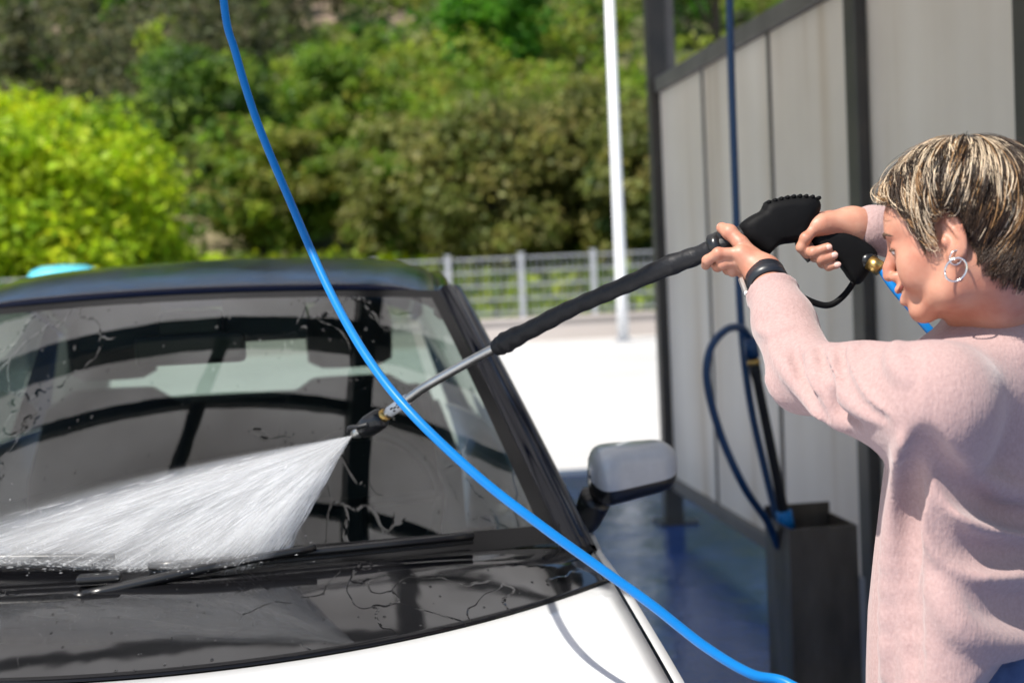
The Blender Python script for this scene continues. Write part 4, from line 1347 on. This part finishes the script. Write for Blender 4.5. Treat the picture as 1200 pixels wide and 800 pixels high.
Fh = Field(HO - .19, HO + .19, .0021)
E = lambda c, r, k=.012, op='add', B=HB_: Fh.ell(h(*c), np.array(r) * HS, B, k, op)
C = lambda a, b, ra, rb, k=.012, op='add': Fh.cone(h(*a), h(*b), ra * HS, rb * HS, k, op)
E((-.012, 0, .035), (.096, .075, .086))
E((.030, 0, -.024), (.060, .057, .070), .03)
E((.060, 0, .035), (.034, .052, .042), .03)                       # forehead
for s in (-1, 1):
    C((.000, s * .053, -.044), (.030, s * .042, -.075), .017, .016, .02)   # jaw
    C((.030, s * .042, -.075), (.072, s * .012, -.089), .016, .014, .02)
    E((.060, s * .040, -.022), (.026, .022, .020), .018)             # cheekbone
    E((.064, s * .036, -.042), (.024, .021, .022), .014)             # cheek, lifted by a smile
E((.077, 0, -.089), (.017, .019, .0155), .015)
C((.083, -.032, .024), (.083, .032, .024), .009, .009, .012)      # brow ridge
for s in (-1, 1): E((.096, s * .031, .005), (.013, .017, .011), .010, 'sub')
C((.090, 0, .014), (.108, 0, -.018), .0075, .0085, .010)
C((.107, 0, -.018), (.1115, 0, -.0295), .0080, .0086, .006)
for s in (-1, 1):
    E((.100, s * .0110, -.0335), (.0105, .0068, .0068), .005)
    E((.107, s * .006, -.0425), (.0045, .003, .003), .002, 'sub')
E((.083, 0, -.056), (.020, .026, .022), .012)                       # muzzle
C((.1005, -.013, -.0535), (.1005, .013, -.0535), .0048, .0048, .004)
C((.0965, -.012, -.0715), (.0965, .012, -.0715), .0054, .0054, .004)
for s in (-1, 1):
    C((.1010, s * .012, -.0545), (.084, s * .031, -.0490), .0048, .003, .004)
    C((.0975, s * .011, -.0715), (.084, s * .031, -.0505), .0052, .003, .004)
C((.106, 0, -.0625), (.087, .029, -.0515), .0066, .003, .002, 'sub'); C((.106, 0, -.0625), (.087, -.029, -.0515), .0066, .003, .002, 'sub')
for s in (-1, 1):                                                  # eyelids
    E((.0790, s * .031, .0030), (.0140, .0165, .0130), .004)
    C((.0935, s * .021, -.0015), (.0885, s * .042, -.001), .0030, .0026, .001, 'sub')
# ears
for s in (-1, 1):
    eB = np.array([HF * .88 - HL * s * .47, HL * s * .88 + HF * .47, HU])
    eB[2] = eB[2] - HF * .16; eB = np.array([eB[0], eB[1], eB[2] / np.linalg.norm(eB[2])])
    ec = (-.004, s * .0775, -.004)
    E(ec, (.0195, .0062, .0335), .004, B=eB)
    E((.000, s * .0850, .0010), (.0135, .0080, .0235), .002, 'sub', B=eB)
    E((.009, s * .0765, -.012), (.006, .006, .008), .003, B=eB)
    E((.004, s * .0745, -.033), (.0085, .0055, .0100), .006, B=eB)
    C((.000, s * .0800, .014), (-.010, s * .0840, -.010), .0028, .0028, .003)
# neck
ncb = NB + TF * .036 + np.array([0, 0, -.05])
Fh.cone(h(-.030, 0, -.055), ncb, .055, .058, .03)
Fh.cone(h(-.050, 0, -.030), NB + TF * .02, .036, .044, .03)
Fh.cone(h(.02, .03, -.07), ncb + TF * .03, .016, .02, .02)          # neck muscle
Fh.cone(NB + TF * .02 + [0, 0, -.06], (SLs + NB) / 2 + [0, 0, -.04], .045, .040, .03)
vh, qh = Fh.net(); vh = relax(vh, qh, 2, .35)

# ---- hands -------------------------------------------------------------------
def hand(Fd, wrist, elbow, mcps, fingers, thumb, fr, r_w=.026, r_e=.036):
    Fd.cone(elbow, wrist, r_e, r_w, .01)
    for i, mp in enumerate(mcps):
        Fd.cone(wrist + (mp - wrist) * .12, mp, .0185, fr[i] * 1.28, .014)
    for i in range(len(mcps) - 1):
        Fd.cone(mcps[i] * .85 + wrist * .15, mcps[i + 1] * .85 + wrist * .15, .011, .011, .010)
    for i, (mp, ch) in enumerate(zip(mcps, fingers)):
        r = fr[i]
        pts = [mp] + list(ch)
        Fd.chain(pts, [r * 1.12, r * 1.03, r * .94, r * .84], .0035)
        Fd.ell(pts[1], (r * 1.13,) * 3, None, .002)
        Fd.ell(mp, (r * 1.42,) * 3, None, .005)
        Fd.cone(mp, wrist + (mp - wrist) * .35, r * 1.15, r * .8, .003)
    Fd.cone(wrist + (thumb[0] - wrist) * .3, thumb[0], .018, .0135, .014)
    Fd.chain(thumb, [.0138, .0112, .0108, .0085], .004)
    Fd.ell(thumb[2], (.0112,) * 3, None, .003)


fr = [.0082, .0085, .0080, .0070]
Lm = [P(868, 297, 2.062), P(873, 305, 2.068), P(880, 313, 2.078), P(887, 319, 2.09)]
Lf = [[P(842, 297, 2.066), P(829, 305, 2.078), P(827, 311, 2.098)],
      [P(848, 309, 2.072), P(841, 312, 2.09), P(845, 307, 2.115)],
      [P(859, 317, 2.078), P(853, 316, 2.10), P(857, 309, 2.122)],
      [P(871, 321, 2.092), P(866, 318, 2.108), P(868, 312, 2.122)]]
Lt = [P(882, 302, 2.07), P(868, 285, 2.078), P(855, 272, 2.088), P(846, 267, 2.098)]
Rm = [P(956, 266, 2.090), P(961, 277, 2.125), P(968, 287, 2.132), P(976, 296, 2.136)]
Rf = [[P(944, 279, 2.082), P(939, 290, 2.085), P(946, 298, 2.088)],
      [P(947, 291, 2.100), P(953, 296, 2.076), P(970, 290, 2.072)],
      [P(955, 300, 2.102), P(962, 304, 2.077), P(977, 299, 2.073)],
      [P(964, 308, 2.108), P(971, 312, 2.081), P(981, 310, 2.077)]]
Rt = [P(972, 258, 2.125), P(958, 257, 2.145), P(944, 264, 2.15), P(936, 272, 2.148)]
FL = Field(np.min([*Lm, WL, EL, Lt[3], Lf[0][2]], 0) - .05, np.max([*Lm, WL, EL, Lt[3], Lf[2][2]], 0) + .05, .0019)
hand(FL, WL, EL, Lm, Lf, Lt, fr)
vl, ql = FL.net(); vl = relax(vl, ql, 1, .4)
WRm = WR
FR = Field(np.min([*Rm, WR, ER, *Rf[0], *Rf[3]], 0) - .06, np.max([*Rm, WR, ER, *Rf[0], *Rf[3]], 0) + .06, .0021)
hand(FR, WR, ER, Rm, Rf, Rt, fr)
FR.cone(WR, P(964, 262, 2.092), .024, .0150, .012)
vr, qr = FR.net(); vr = relax(vr, qr, 1, .4)

# ---- trunk, arms, legs under the clothes ------------------------------------------
PC = np.array([NB[0] - .01, NB[1] + .03, .93])
TB = np.array([TR, TF, [0, 0, 1.]])
Fb = Field(np.array([.2, 1.3, -.02]), np.array([1.25, 2.5, 1.5]), .009)
ch = NB + TF * .045; ch[2] = 1.22
Fb.ell(ch, (.145, .095, .17), TB, .04)
Fb.ell(np.array([ch[0], ch[1], 1.05]), (.125, .09, .15), TB, .05)
Fb.ell(PC, (.155, .105, .12), TB, .05)
Fb.cone(SLs, EL, .047, .038, .02); Fb.cone(SRs, ER, .047, .036, .02)
Fb.cone(ch + [0, 0, .09], SLs, .06, .052, .03); Fb.cone(ch + [0, 0, .09], SRs, .06, .052, .03)
legs = []
for s in (-1, 1):
    hp_ = PC + TR * s * .085 + np.array([0, 0, -.05]); kn = hp_ + TF * .03 + np.array([0, 0, -.42]); kn += TR * s * .02
    an = kn + TF * -.03 + np.array([0, 0, -.38]); legs.append((hp_, kn, an))
    Fb.chain([hp_, kn, an], [.075, .05, .034], .02)
    Fb.cone(an + [0, 0, -.03], an + TF * .13 + np.array([0, 0, -.045]), .03, .024, .02)
vb, qb = Fb.net(); vb = relax(vb, qb, 2)
allv = np.concatenate([vh, vl, vr, vb]); allq = np.concatenate([qh, ql + len(vh), qr + len(vh) + len(vl), qb + len(vh) + len(vl) + len(vr)])
mesh('body', allv, allq, M['skin'], woman)

# ---- jeans and shoes ------------------------------------------------------------------
Fj = Field(np.array([.3, 1.3, .03]), np.array([1.25, 2.4, 1.1]), .008)
Fj.ell(PC, (.172, .122, .14), TB, .05)
Fj.cone(PC + [0, 0, .02], PC + [0, 0, .07], .10, .10, .05)
for hp_, kn, an in legs: Fj.chain([hp_, kn, an], [.092, .066, .058], .025)
for hp_, kn, an in legs: Fj.chain([an + [0, 0, .0], an + [0, 0, -.1]], [.09, .09], .0, 'sub')
vj, qj = Fj.net(); vj = relax(vj, qj, 2)
mesh('jeans', vj, qj, M['denim'], woman)
for hp_, kn, an in legs:
    Fs = Field(an - [.25, .25, .14], an + [.25, .25, .1], .006)
    a0_ = np.array([an[0], an[1], .045])
    Fs.cone(a0_ - TF * .03, a0_ + TF * .08, .042, .036, .02); Fs.cone(a0_ + TF * .08, a0_ + TF * .15 + [0, 0, -.01], .038, .03, .02)
    Fs.cone(a0_, a0_ + [0, 0, .04], .042, .045, .02)
    Fs.func(lambda x, y, z: z - .006, an - .3, an + .3, 0, 'sub')
    vs2, qs2 = Fs.net(); mesh('shoe', relax(vs2, qs2, 1), qs2, M['shoe'], woman)

# ---- knit top ----------------------------------------------------------------------
Fs = Field(np.array([.22, 1.42, .86]), np.array([1.12, 2.36, 1.60]), .0046)
AX = NB + TF * .045
prof_z = [.86, .95, 1.02, 1.10, 1.18, 1.26, 1.32, 1.37, 1.41, 1.45]
prof_a = [.190, .186, .182, .180, .180, .178, .165, .135, .095, .06]
prof_b = [.132, .130, .128, .126, .124, .120, .110, .092, .070, .05]
prof_f = [.030, .029, .027, .023, .017, .010, .004, -.004, -.012, -.016]


def column(X, Y, Z):
    a = np.interp(Z, prof_z, prof_a); b = np.interp(Z, prof_z, prof_b); o = np.interp(Z, prof_z, prof_f)
    x = (X - AX[0]) * TR[0] + (Y - AX[1]) * TR[1]; y = (X - AX[0]) * TF[0] + (Y - AX[1]) * TF[1] - o
    ang = np.arctan2(y / b, x / a)
    fold = .010 * np.sin(7 * ang + 1.0 + 2.0 * (Z - 1.0)) * np.clip((1.22 - Z) / .2, 0, 1)
    k0 = np.sqrt((x / a) ** 2 + (y / b) ** 2)
    d = (k0 - 1) * np.minimum(a, b) * .92 - fold
    return np.maximum(d, Z - 1.46)


Fs.func(column, Fs.lo, Fs.lo + Fs.n * Fs.res, 0)
Fs.cone(NB + TF * .02 + [0, 0, -.075], SLs + [0, 0, -.005], .046, .056, .05)
Fs.cone(NB + TF * .02 + [0, 0, -.075], SRs + [0, 0, -.005], .046, .056, .05)
cuffL = EL + (WL - EL) * .81
Fs.cone(SLs, EL, .057, .047, .04); Fs.cone(SLs + [0, 0, -.03], (SLs + EL) / 2 + [0, 0, -.012], .060, .050, .04)
Fs.chain([EL, EL + (WL - EL) * .5, cuffL], [.047, .041, .0355], .02)
cuffR = ER + (WR - ER) * .86
Fs.cone(SRs, ER, .066, .055, .04); Fs.chain([ER, cuffR], [.052, .036], .02)
# loose cloth hanging from the raised arm
Fs.cone(P(1082, 505, 1.74), P(1072, 820, 1.78), .026, .030, .05)
Fs.cone(P(1100, 520, 1.70), P(1108, 820, 1.71), .034, .046, .05)


def ridge(pxs, r, k=.016, op='add', sink=.3, d0=1.3):
    pts = []
    for a, b in pxs:
        p = Fs.hit(a, b, d0, 2.4)
        if p is None: continue
        pts.append(p + (p - CAM) / np.linalg.norm(p - CAM) * r * sink)
    if len(pts) < 2: return
    pts = cat(pts, 4)
    n = len(pts); rs = [r * (.45 + .55 * math.sin(math.pi * (i + .5) / n)) for i in range(n)]
    Fs.chain(pts, rs, k, op)


# swooping folds of the back and flank, from under the arm
ridge([(1072, 518), (1085, 560), (1118, 598), (1160, 622), (1215, 634)], .016, .022)
ridge([(1090, 600), (1112, 640), (1150, 664), (1200, 668), (1240, 664)], .015, .022)
ridge([(1084, 512), (1102, 548), (1136, 582), (1180, 602), (1225, 610)], .012, .02, 'sub', 0)
ridge([(1078, 560), (1096, 612), (1130, 645), (1180, 652), (1225, 648)], .012, .02, 'sub', 0)
ridge([(1062, 520), (1056, 580), (1046, 660), (1040, 790)], .012, .018)
ridge([(1072, 520), (1068, 590), (1066, 680), (1072, 800)], .012, .018, 'sub', 0)
ridge([(1100, 690), (1130, 740), (1180, 752), (1220, 750)], .012, .022)
ridge([(1150, 560), (1175, 572), (1210, 576)], .009, .015)
# sleeve creases at the elbow
ridge([(950, 414), (958, 448), (972, 480), (992, 500)], .013, .010)
ridge([(970, 410), (982, 440), (1000, 470), (1030, 490)], .013, .010)
ridge([(962, 408), (970, 446), (984, 478), (1008, 497)], .009, .007, 'sub', 0)
ridge([(1000, 408), (1000, 436), (1016, 468), (1046, 490)], .012, .010)
ridge([(986, 410), (990, 442), (1008, 474), (1040, 494)], .008, .007, 'sub', 0)
ridge([(905, 405), (922, 432), (945, 462), (960, 486)], .010, .010)
ridge([(930, 408), (940, 436), (952, 470), (968, 492)], .008, .007, 'sub', 0)
ridge([(888, 385), (905, 392), (926, 388)], .006, .009)
ridge([(886, 420), (900, 440), (916, 470)], .006, .009)
ridge([(1050, 404), (1050, 424), (1064, 446)], .008, .014)
ridge([(1088, 402), (1084, 440), (1082, 480), (1078, 505)], .0032, .003)
# side seam and turned edges
ridge([(1083, 640), (1081, 690), (1080, 740), (1081, 800)], .0038, .004)
# neck opening with a rolled collar, higher at the back
NCc = NB + TF * .034 + np.array([0, 0, -.022])
for rad, dz, rr_, kk_ in ((.088, -.034, .022, .04), (.072, -.016, .016, .03), (.0635, .0, .0075, .012)):
    Fs.chain([NCc + (TR * math.cos(a) + TF * math.sin(a)) * rad + np.array([0, 0, dz - .020 * math.sin(a)]) for a in np.linspace(0, 2 * math.pi, 29)], [rr_] * 29, kk_)
Fs.cone(NCc + [0, 0, .03], NCc + [0, 0, .12], .0585, .0585, .004, 'sub')
# cuffs cut square and slightly flared
ax_ = (WL - EL) / np.linalg.norm(WL - EL)
Fs.func(lambda X, Y, Z: -((X - cuffL[0]) * ax_[0] + (Y - cuffL[1]) * ax_[1] + (Z - cuffL[2]) * ax_[2]), cuffL - .09, cuffL + .09, .003, 'sub')
ringc = cuffL - ax_ * .006
u1 = np.cross(ax_, [0, 0, 1.]); u1 /= np.linalg.norm(u1); u2 = np.cross(ax_, u1)
Fs.chain([ringc + (u1 * math.cos(a) + u2 * math.sin(a)) * .0345 for a in np.linspace(0, 2 * math.pi, 25)], [.0045] * 25, .004)
Fs.cone(cuffL + ax_ * .03, cuffL - ax_ * .010, .0285, .0275, .003, 'sub')
# collar roll
cdir = h(-.03, 0, -.06) - (NB + TF * .012 + [0, 0, -.035]); cdir /= np.linalg.norm(cdir)
# hem: cut along a curve, lower at the front
def hem(X, Y, Z):
    y = (X - AX[0]) * TF[0] + (Y - AX[1]) * TF[1]; x = (X - AX[0]) * TR[0] + (Y - AX[1]) * TR[1]
    zz = 1.002 - .10 * np.clip((y + .045) / .06, 0, 1) + .006 * np.sin(14 * x)
    return Z - zz
Fs.func(hem, Fs.lo, np.array([1.2, 2.4, 1.06]), .004, 'sub')
vs3, qs3 = Fs.net(); vs3 = relax(vs3, qs3, 2, .45)
mesh('knit_top', vs3, qs3, M['knit'], woman)

# ---- watch ---------------------------------------------------------------------------
wc = EL + (WL - EL) * .93
wu = (CAM - wc); wu -= ax_ * (wu @ ax_); wu /= np.linalg.norm(wu); wv = np.cross(ax_, wu)
rows = []
for o, rr_ in ((-.014, .0265), (-.0145, .0305), (.0145, .0290), (.014, .0250)):
    rows.append([tuple(wc + ax_ * o + (wu * math.cos(a) + wv * math.sin(a)) * rr_) for a in np.linspace(0, 2 * math.pi, 40, endpoint=False)])
v, f = loft(rows + rows[:1], True)
wa = mesh('watch', v, f, M['strap'], woman)
# case sits on the far (thumb-left) side of the wrist
cd = wu * math.cos(1.75) + wv * math.sin(1.75)
if (cd @ CR) > 0: cd = wu * math.cos(1.75) - wv * math.sin(1.75)
cs_ = np.cross(ax_, cd)
def obox(c, A, B_, Cc, a, b, d):
    vv = [c + A * a * i + B_ * b * j + Cc * d * k for k in (-1, 1) for i, j in ((-1, -1), (1, -1), (1, 1), (-1, 1))]
    return vv, [(0, 3, 2, 1), (4, 5, 6, 7), (0, 1, 5, 4), (1, 2, 6, 5), (2, 3, 7, 6), (3, 0, 4, 7)]
v, f = obox(wc + cd * .032, ax_, cs_, cd, .019, .016, .0045)
mesh('watch_case', v, f, M['steel'], wa, smooth=False, bevel=.003)

# ---- face details --------------------------------------------------------------------
def sphere(c, r, B=HB_, n=14):
    vv, ff = [], []
    for i in range(n + 1):
        th = math.pi * i / n
        for j in range(n * 2):
            ph = math.pi * j / n
            l = np.array([math.cos(th), math.sin(th) * math.cos(ph), math.sin(th) * math.sin(ph)]) * r
            vv.append(c + l[0] * B[0] + l[1] * B[1] + l[2] * B[2])
    for i in range(n):
        for j in range(n * 2):
            j2 = (j + 1) % (n * 2)
            ff.append((i * n * 2 + j, (i + 1) * n * 2 + j, (i + 1) * n * 2 + j2, i * n * 2 + j2))
    return vv, ff


for s in (-1, 1):
    v, f = sphere(h(.0800, s * .031, .0025), np.array([.0112] * 3)); ey = mesh('eye', v, f, M['eye_white'], woman)
    v, f = sphere(h(.0875, s * .031, -.0015), np.array([.0040, .0052, .0052])); mesh('iris', v, f, M['iris'], ey)
    pts = [h(.0985, s * .018, .0225), h(.0965, s * .030, .0265), h(.089, s * .042, .0235), h(.080, s * .049, .018)]
    G().tube(cat(pts, 5), np.array([.0022, .0026, .0026, .0026, .0026, .0026, .0026, .0026, .0024, .0022, .002, .0018, .0016, .0012, .0008, .0004]), 6).build('eyebrow', M['brow'], woman)
    pts = [h(.0935, s * .021, .0012), h(.0945, s * .031, .0022), h(.0905, s * .041, .0010), h(.0855, s * .047, -.0012)]
    G().tube(cat(pts, 4), .0014, 5).build('eyelashes', M['brow'], woman)
v, f = grid_geo(lambda a, b: tuple(h(.0995 - 60 * (a - .5) ** 2 * .0007, (a - .5) * .038, -.0565 - .0085 * b)), 12, 2)
mesh('teeth', v, f, M['teeth'], woman)
# lips
G().tube(cat([h(.086, -.030, -.0490), h(.1020, -.010, -.0545), h(.1045, 0, -.0555), h(.1020, .010, -.0545), h(.086, .030, -.0490)], 5), np.interp(np.linspace(0, 1, 21), [0, .5, 1], [.0010, .0024, .0010]), 8).build('upper_lip', M['lip'], woman)
G().tube(cat([h(.086, -.030, -.0505), h(.0970, -.011, -.0700), h(.1005, 0, -.0720), h(.0970, .011, -.0700), h(.086, .030, -.0505)], 5), np.interp(np.linspace(0, 1, 21), [0, .5, 1], [.0010, .0030, .0010]), 8).build('lower_lip', M['lip'], woman)
# hoop earring, hanging from the lobe
ec = h(.004, .0845, -.053)
ring = [ec + .0135 * (math.cos(a) * (HF * .93 + HL * .2) + math.sin(a) * np.array([0, 0, 1.])) for a in np.linspace(0, 2 * math.pi, 33)]
G().tube(ring, .0013, 8).build('earring', M['earring'], woman)
ring = [h(.000, .0830, -.037) + .0085 * (math.cos(a) * HF * .8 + math.cos(a) * HL * .4 + math.sin(a) * np.array([0, 0, 1.])) for a in np.linspace(0, 2 * math.pi, 25)]
G().tube(ring, .0009, 6).build('earring', M['earring'], woman)
# nails
for tip, pip in ((Rf[1][2], Rf[1][1]), (Rf[2][2], Rf[2][1]), (Rf[3][2], Rf[3][1]), (Lt[3], Lt[2])):
    d_ = (tip - pip) / np.linalg.norm(tip - pip); tc = CAM - tip; tc -= d_ * (tc @ d_); tc /= np.linalg.norm(tc)
    v, f = sphere(tip + d_ * .001 + tc * .0052, np.array([.0055, .0042, .0022]), np.array([d_, np.cross(tc, d_), tc]), 7)
    mesh('fingernail', v, f, M['nail'], woman)

# ---- hair ---------------------------------------------------------------------------------
# head surface for the hair (local f,l,u): an ellipsoid that narrows to the nape
HCc = np.array([-.014, 0, .038]); HRr = np.array([.104, .082, .092])
CROWN = np.array([-.035, .008, .12]); CROWN = CROWN / np.linalg.norm(CROWN)
ca = np.cross(CROWN, [0, 1, 0]); ca /= np.linalg.norm(ca)          # roughly forward/back axis
if ca[0] < 0: ca = -ca
cb = np.cross(CROWN, ca)
if cb[1] < 0: cb = -cb


def hsurf(phi, az, lift):
    d = CROWN * np.cos(phi)[..., None] + (ca * np.cos(az)[..., None] + cb * np.sin(az)[..., None]) * np.sin(phi)[..., None]
    rz = np.where(d[..., 2] > 0, HRr[2], HRr[2] * 1.75)
    r = 1 / np.sqrt((d[..., 0] / HRr[0]) ** 2 + (d[..., 1] / HRr[1]) ** 2 + (d[..., 2] / rz) ** 2)
    p = HCc + d * (r + lift)[..., None]
    low = np.clip((-.0 - p[..., 2]) / .09, 0, 1.2)
    p[..., 0] += np.where(p[..., 0] < 0, .016 * low, 0)
    p[..., 1] *= (1 - .16 * low)
    return p


def phimax(az):
    """how far the hair reaches from the crown in each direction (0 = forehead, pi/2 = ear side, pi = nape)"""
    a = np.abs((az + np.pi) % (2 * np.pi) - np.pi)
    return np.interp(a, [0, .5, .85, 1.00, 1.12, 1.24, 1.36, 1.66, 1.82, 2.1, 2.5, 3.15], [1.40, 1.48, 1.68, 2.02, 2.18, 1.66, 1.52, 1.54, 2.05, 2.18, 2.26, 2.28])


# cap under the strands
rows = []
for j in range(26):
    az = np.linspace(0, 2 * np.pi, 64, endpoint=False); ph = phimax(az) * .97 * (j + .3) / 25.3
    rows.append([tuple(HO + HS * (p @ HB_)) for p in hsurf(ph, az, np.full(64, .0015 - (.012 if j == 25 else 0)))])
v, f = loft(rows, True); f.append(tuple(range(64)))
hr = mesh('hair', v, f, M['scalp'], woman)
NS, K, NG = 17000, 10, 700
gaz = rng.uniform(-np.pi, np.pi, NG); gu = np.sqrt(rng.random(NG)) * .97 + .02       # locks
gid = rng.integers(0, NG, NS)
az0 = gaz[gid] + rng.normal(size=NS) * .055 / np.maximum(.25, np.sin(phimax(gaz[gid]) * gu[gid]))
pm = phimax(az0)
p0 = pm * np.clip(gu[gid] + rng.normal(size=NS) * .05, .02, .97)
gl = rng.uniform(.50, 1.0, NG)
ln = gl[gid] * rng.uniform(.85, 1.15, NS) * np.interp(p0 / pm, [0, .7, 1], [1.2, .75, .35])
glay = rng.random(NG); layer = np.clip(glay[gid] + rng.normal(size=NS) * .18, 0, 1.15) + np.where(rng.random(NS) < .02, rng.uniform(.3, 1.3, NS), 0)
gw = rng.uniform(-1, 1, NG); wave = gw[gid] + rng.normal(size=NS) * .15
gend = rng.uniform(-.09, .05, NG)[gid]
conv = az0 - gaz[gid]
V = np.zeros((NS, K, 3))
for k in range(K):
    t = k / (K - 1)
    ph = np.minimum(p0 + ln * t, pm * (1.0 + .05 * rng.random(NS)) + gend + .04 * (layer - .4))
    sweep = .14 * t * np.sin(az0 * 2 + .5) + .13 * t * t * wave + .22 * t * np.clip(np.cos(az0), 0, 1) * np.sign(np.sin(az0) + .6)
    az = az0 - conv * .65 * t ** 1.5 + sweep / np.maximum(.35, np.sin(np.clip(ph, .2, 2.9)))
    lift = .002 + .009 * layer * np.sin(np.pi * min(1, .15 + .75 * t)) + .006 * np.sin(np.clip(p0, 0, 1.6)) * layer
    lift = lift * np.interp(ph, [0, 1.6, 2.4], [1, 1, .35]) + np.where(np.abs(np.abs(az0) - 1.1) < .2, .004, 0)
    V[:, k] = hsurf(ph, az, lift)
for k in range(1, K):          # keep the ear free
    e_ = (V[:, k, 0] > -.020) & (V[:, k, 0] < .016) & (V[:, k, 2] < .016) & (V[:, k, 2] > -.050) & (np.abs(V[:, k, 1]) > .045)
    V[e_, k] = V[e_, k - 1]
Wd = HO + HS * (V @ HB_)
# rest the strands on the skin of head and neck
gx_, gy_, gz_ = np.gradient(Fh.d, Fh.res)
for _ in range(2):
    ii = np.clip(np.round((Wd - Fh.lo) / Fh.res).astype(int), 1, np.array(Fh.d.shape) - 2)
    ii = tuple(np.moveaxis(ii, -1, 0))
    dd = Fh.d[ii]; gg = np.stack([gx_[ii], gy_[ii], gz_[ii]], -1); gg /= np.linalg.norm(gg, axis=-1)[..., None] + 1e-6
    need = np.maximum(0, (.0022 + .004 * layer)[:, None] - dd); need[dd > .5] = 0
    Wd = Wd + gg * np.minimum(need, .03)[..., None]
T = np.gradient(Wd, axis=1); T /= np.linalg.norm(T, axis=2)[:, :, None] + 1e-9
out = Wd - h(-.014, 0, .038); out /= np.linalg.norm(out, axis=2)[:, :, None]
sd = np.cross(T, out); sd /= np.linalg.norm(sd, axis=2)[:, :, None] + 1e-9
out2 = np.cross(sd, T)
wd = rng.uniform(.00028, .00062, NS)[:, None, None] * np.interp(np.linspace(0, 1, K), [0, .2, .75, 1], [.7, 1, .8, .12])[None, :, None]
ringv = np.stack([Wd + sd * wd, Wd + out2 * wd * .8, Wd - sd * wd], 2)      # NS,K,3,3
vv = ringv.reshape(-1, 3)
base = (np.arange(NS) * K * 3)[:, None, None, None]; kk = (np.arange(K - 1) * 3)[None, :, None, None]
qd = np.array([[0, 1, 4, 3], [1, 2, 5, 4], [2, 0, 3, 5]])[None, None]
qq = (base + kk + qd).reshape(-1, 4)
blond = np.array([.80, .63, .44]); mid = np.array([.20, .10, .045]); dark = np.array([.030, .017, .010]); gold = np.array([.40, .22, .09])
frac = p0 / pm
gp = rng.random(NG)
pick = np.clip(gp[gid] + rng.normal(size=NS) * .10, 0, 1)
pb = .30 * np.interp(np.abs(az0), [0, 1.6, 2.4, 3.15], [1.05, 1.0, .85, .75]) * np.interp(frac, [0, .62, .85, 1], [1, 1, .6, .2])
colr = np.where((pick < pb)[:, None], blond * rng.uniform(.7, 1.2, (NS, 1)), np.where((pick < pb + .2)[:, None], np.where((rng.random(NS) < .5)[:, None], mid, gold), dark * rng.uniform(.6, 1.6, (NS, 1))))
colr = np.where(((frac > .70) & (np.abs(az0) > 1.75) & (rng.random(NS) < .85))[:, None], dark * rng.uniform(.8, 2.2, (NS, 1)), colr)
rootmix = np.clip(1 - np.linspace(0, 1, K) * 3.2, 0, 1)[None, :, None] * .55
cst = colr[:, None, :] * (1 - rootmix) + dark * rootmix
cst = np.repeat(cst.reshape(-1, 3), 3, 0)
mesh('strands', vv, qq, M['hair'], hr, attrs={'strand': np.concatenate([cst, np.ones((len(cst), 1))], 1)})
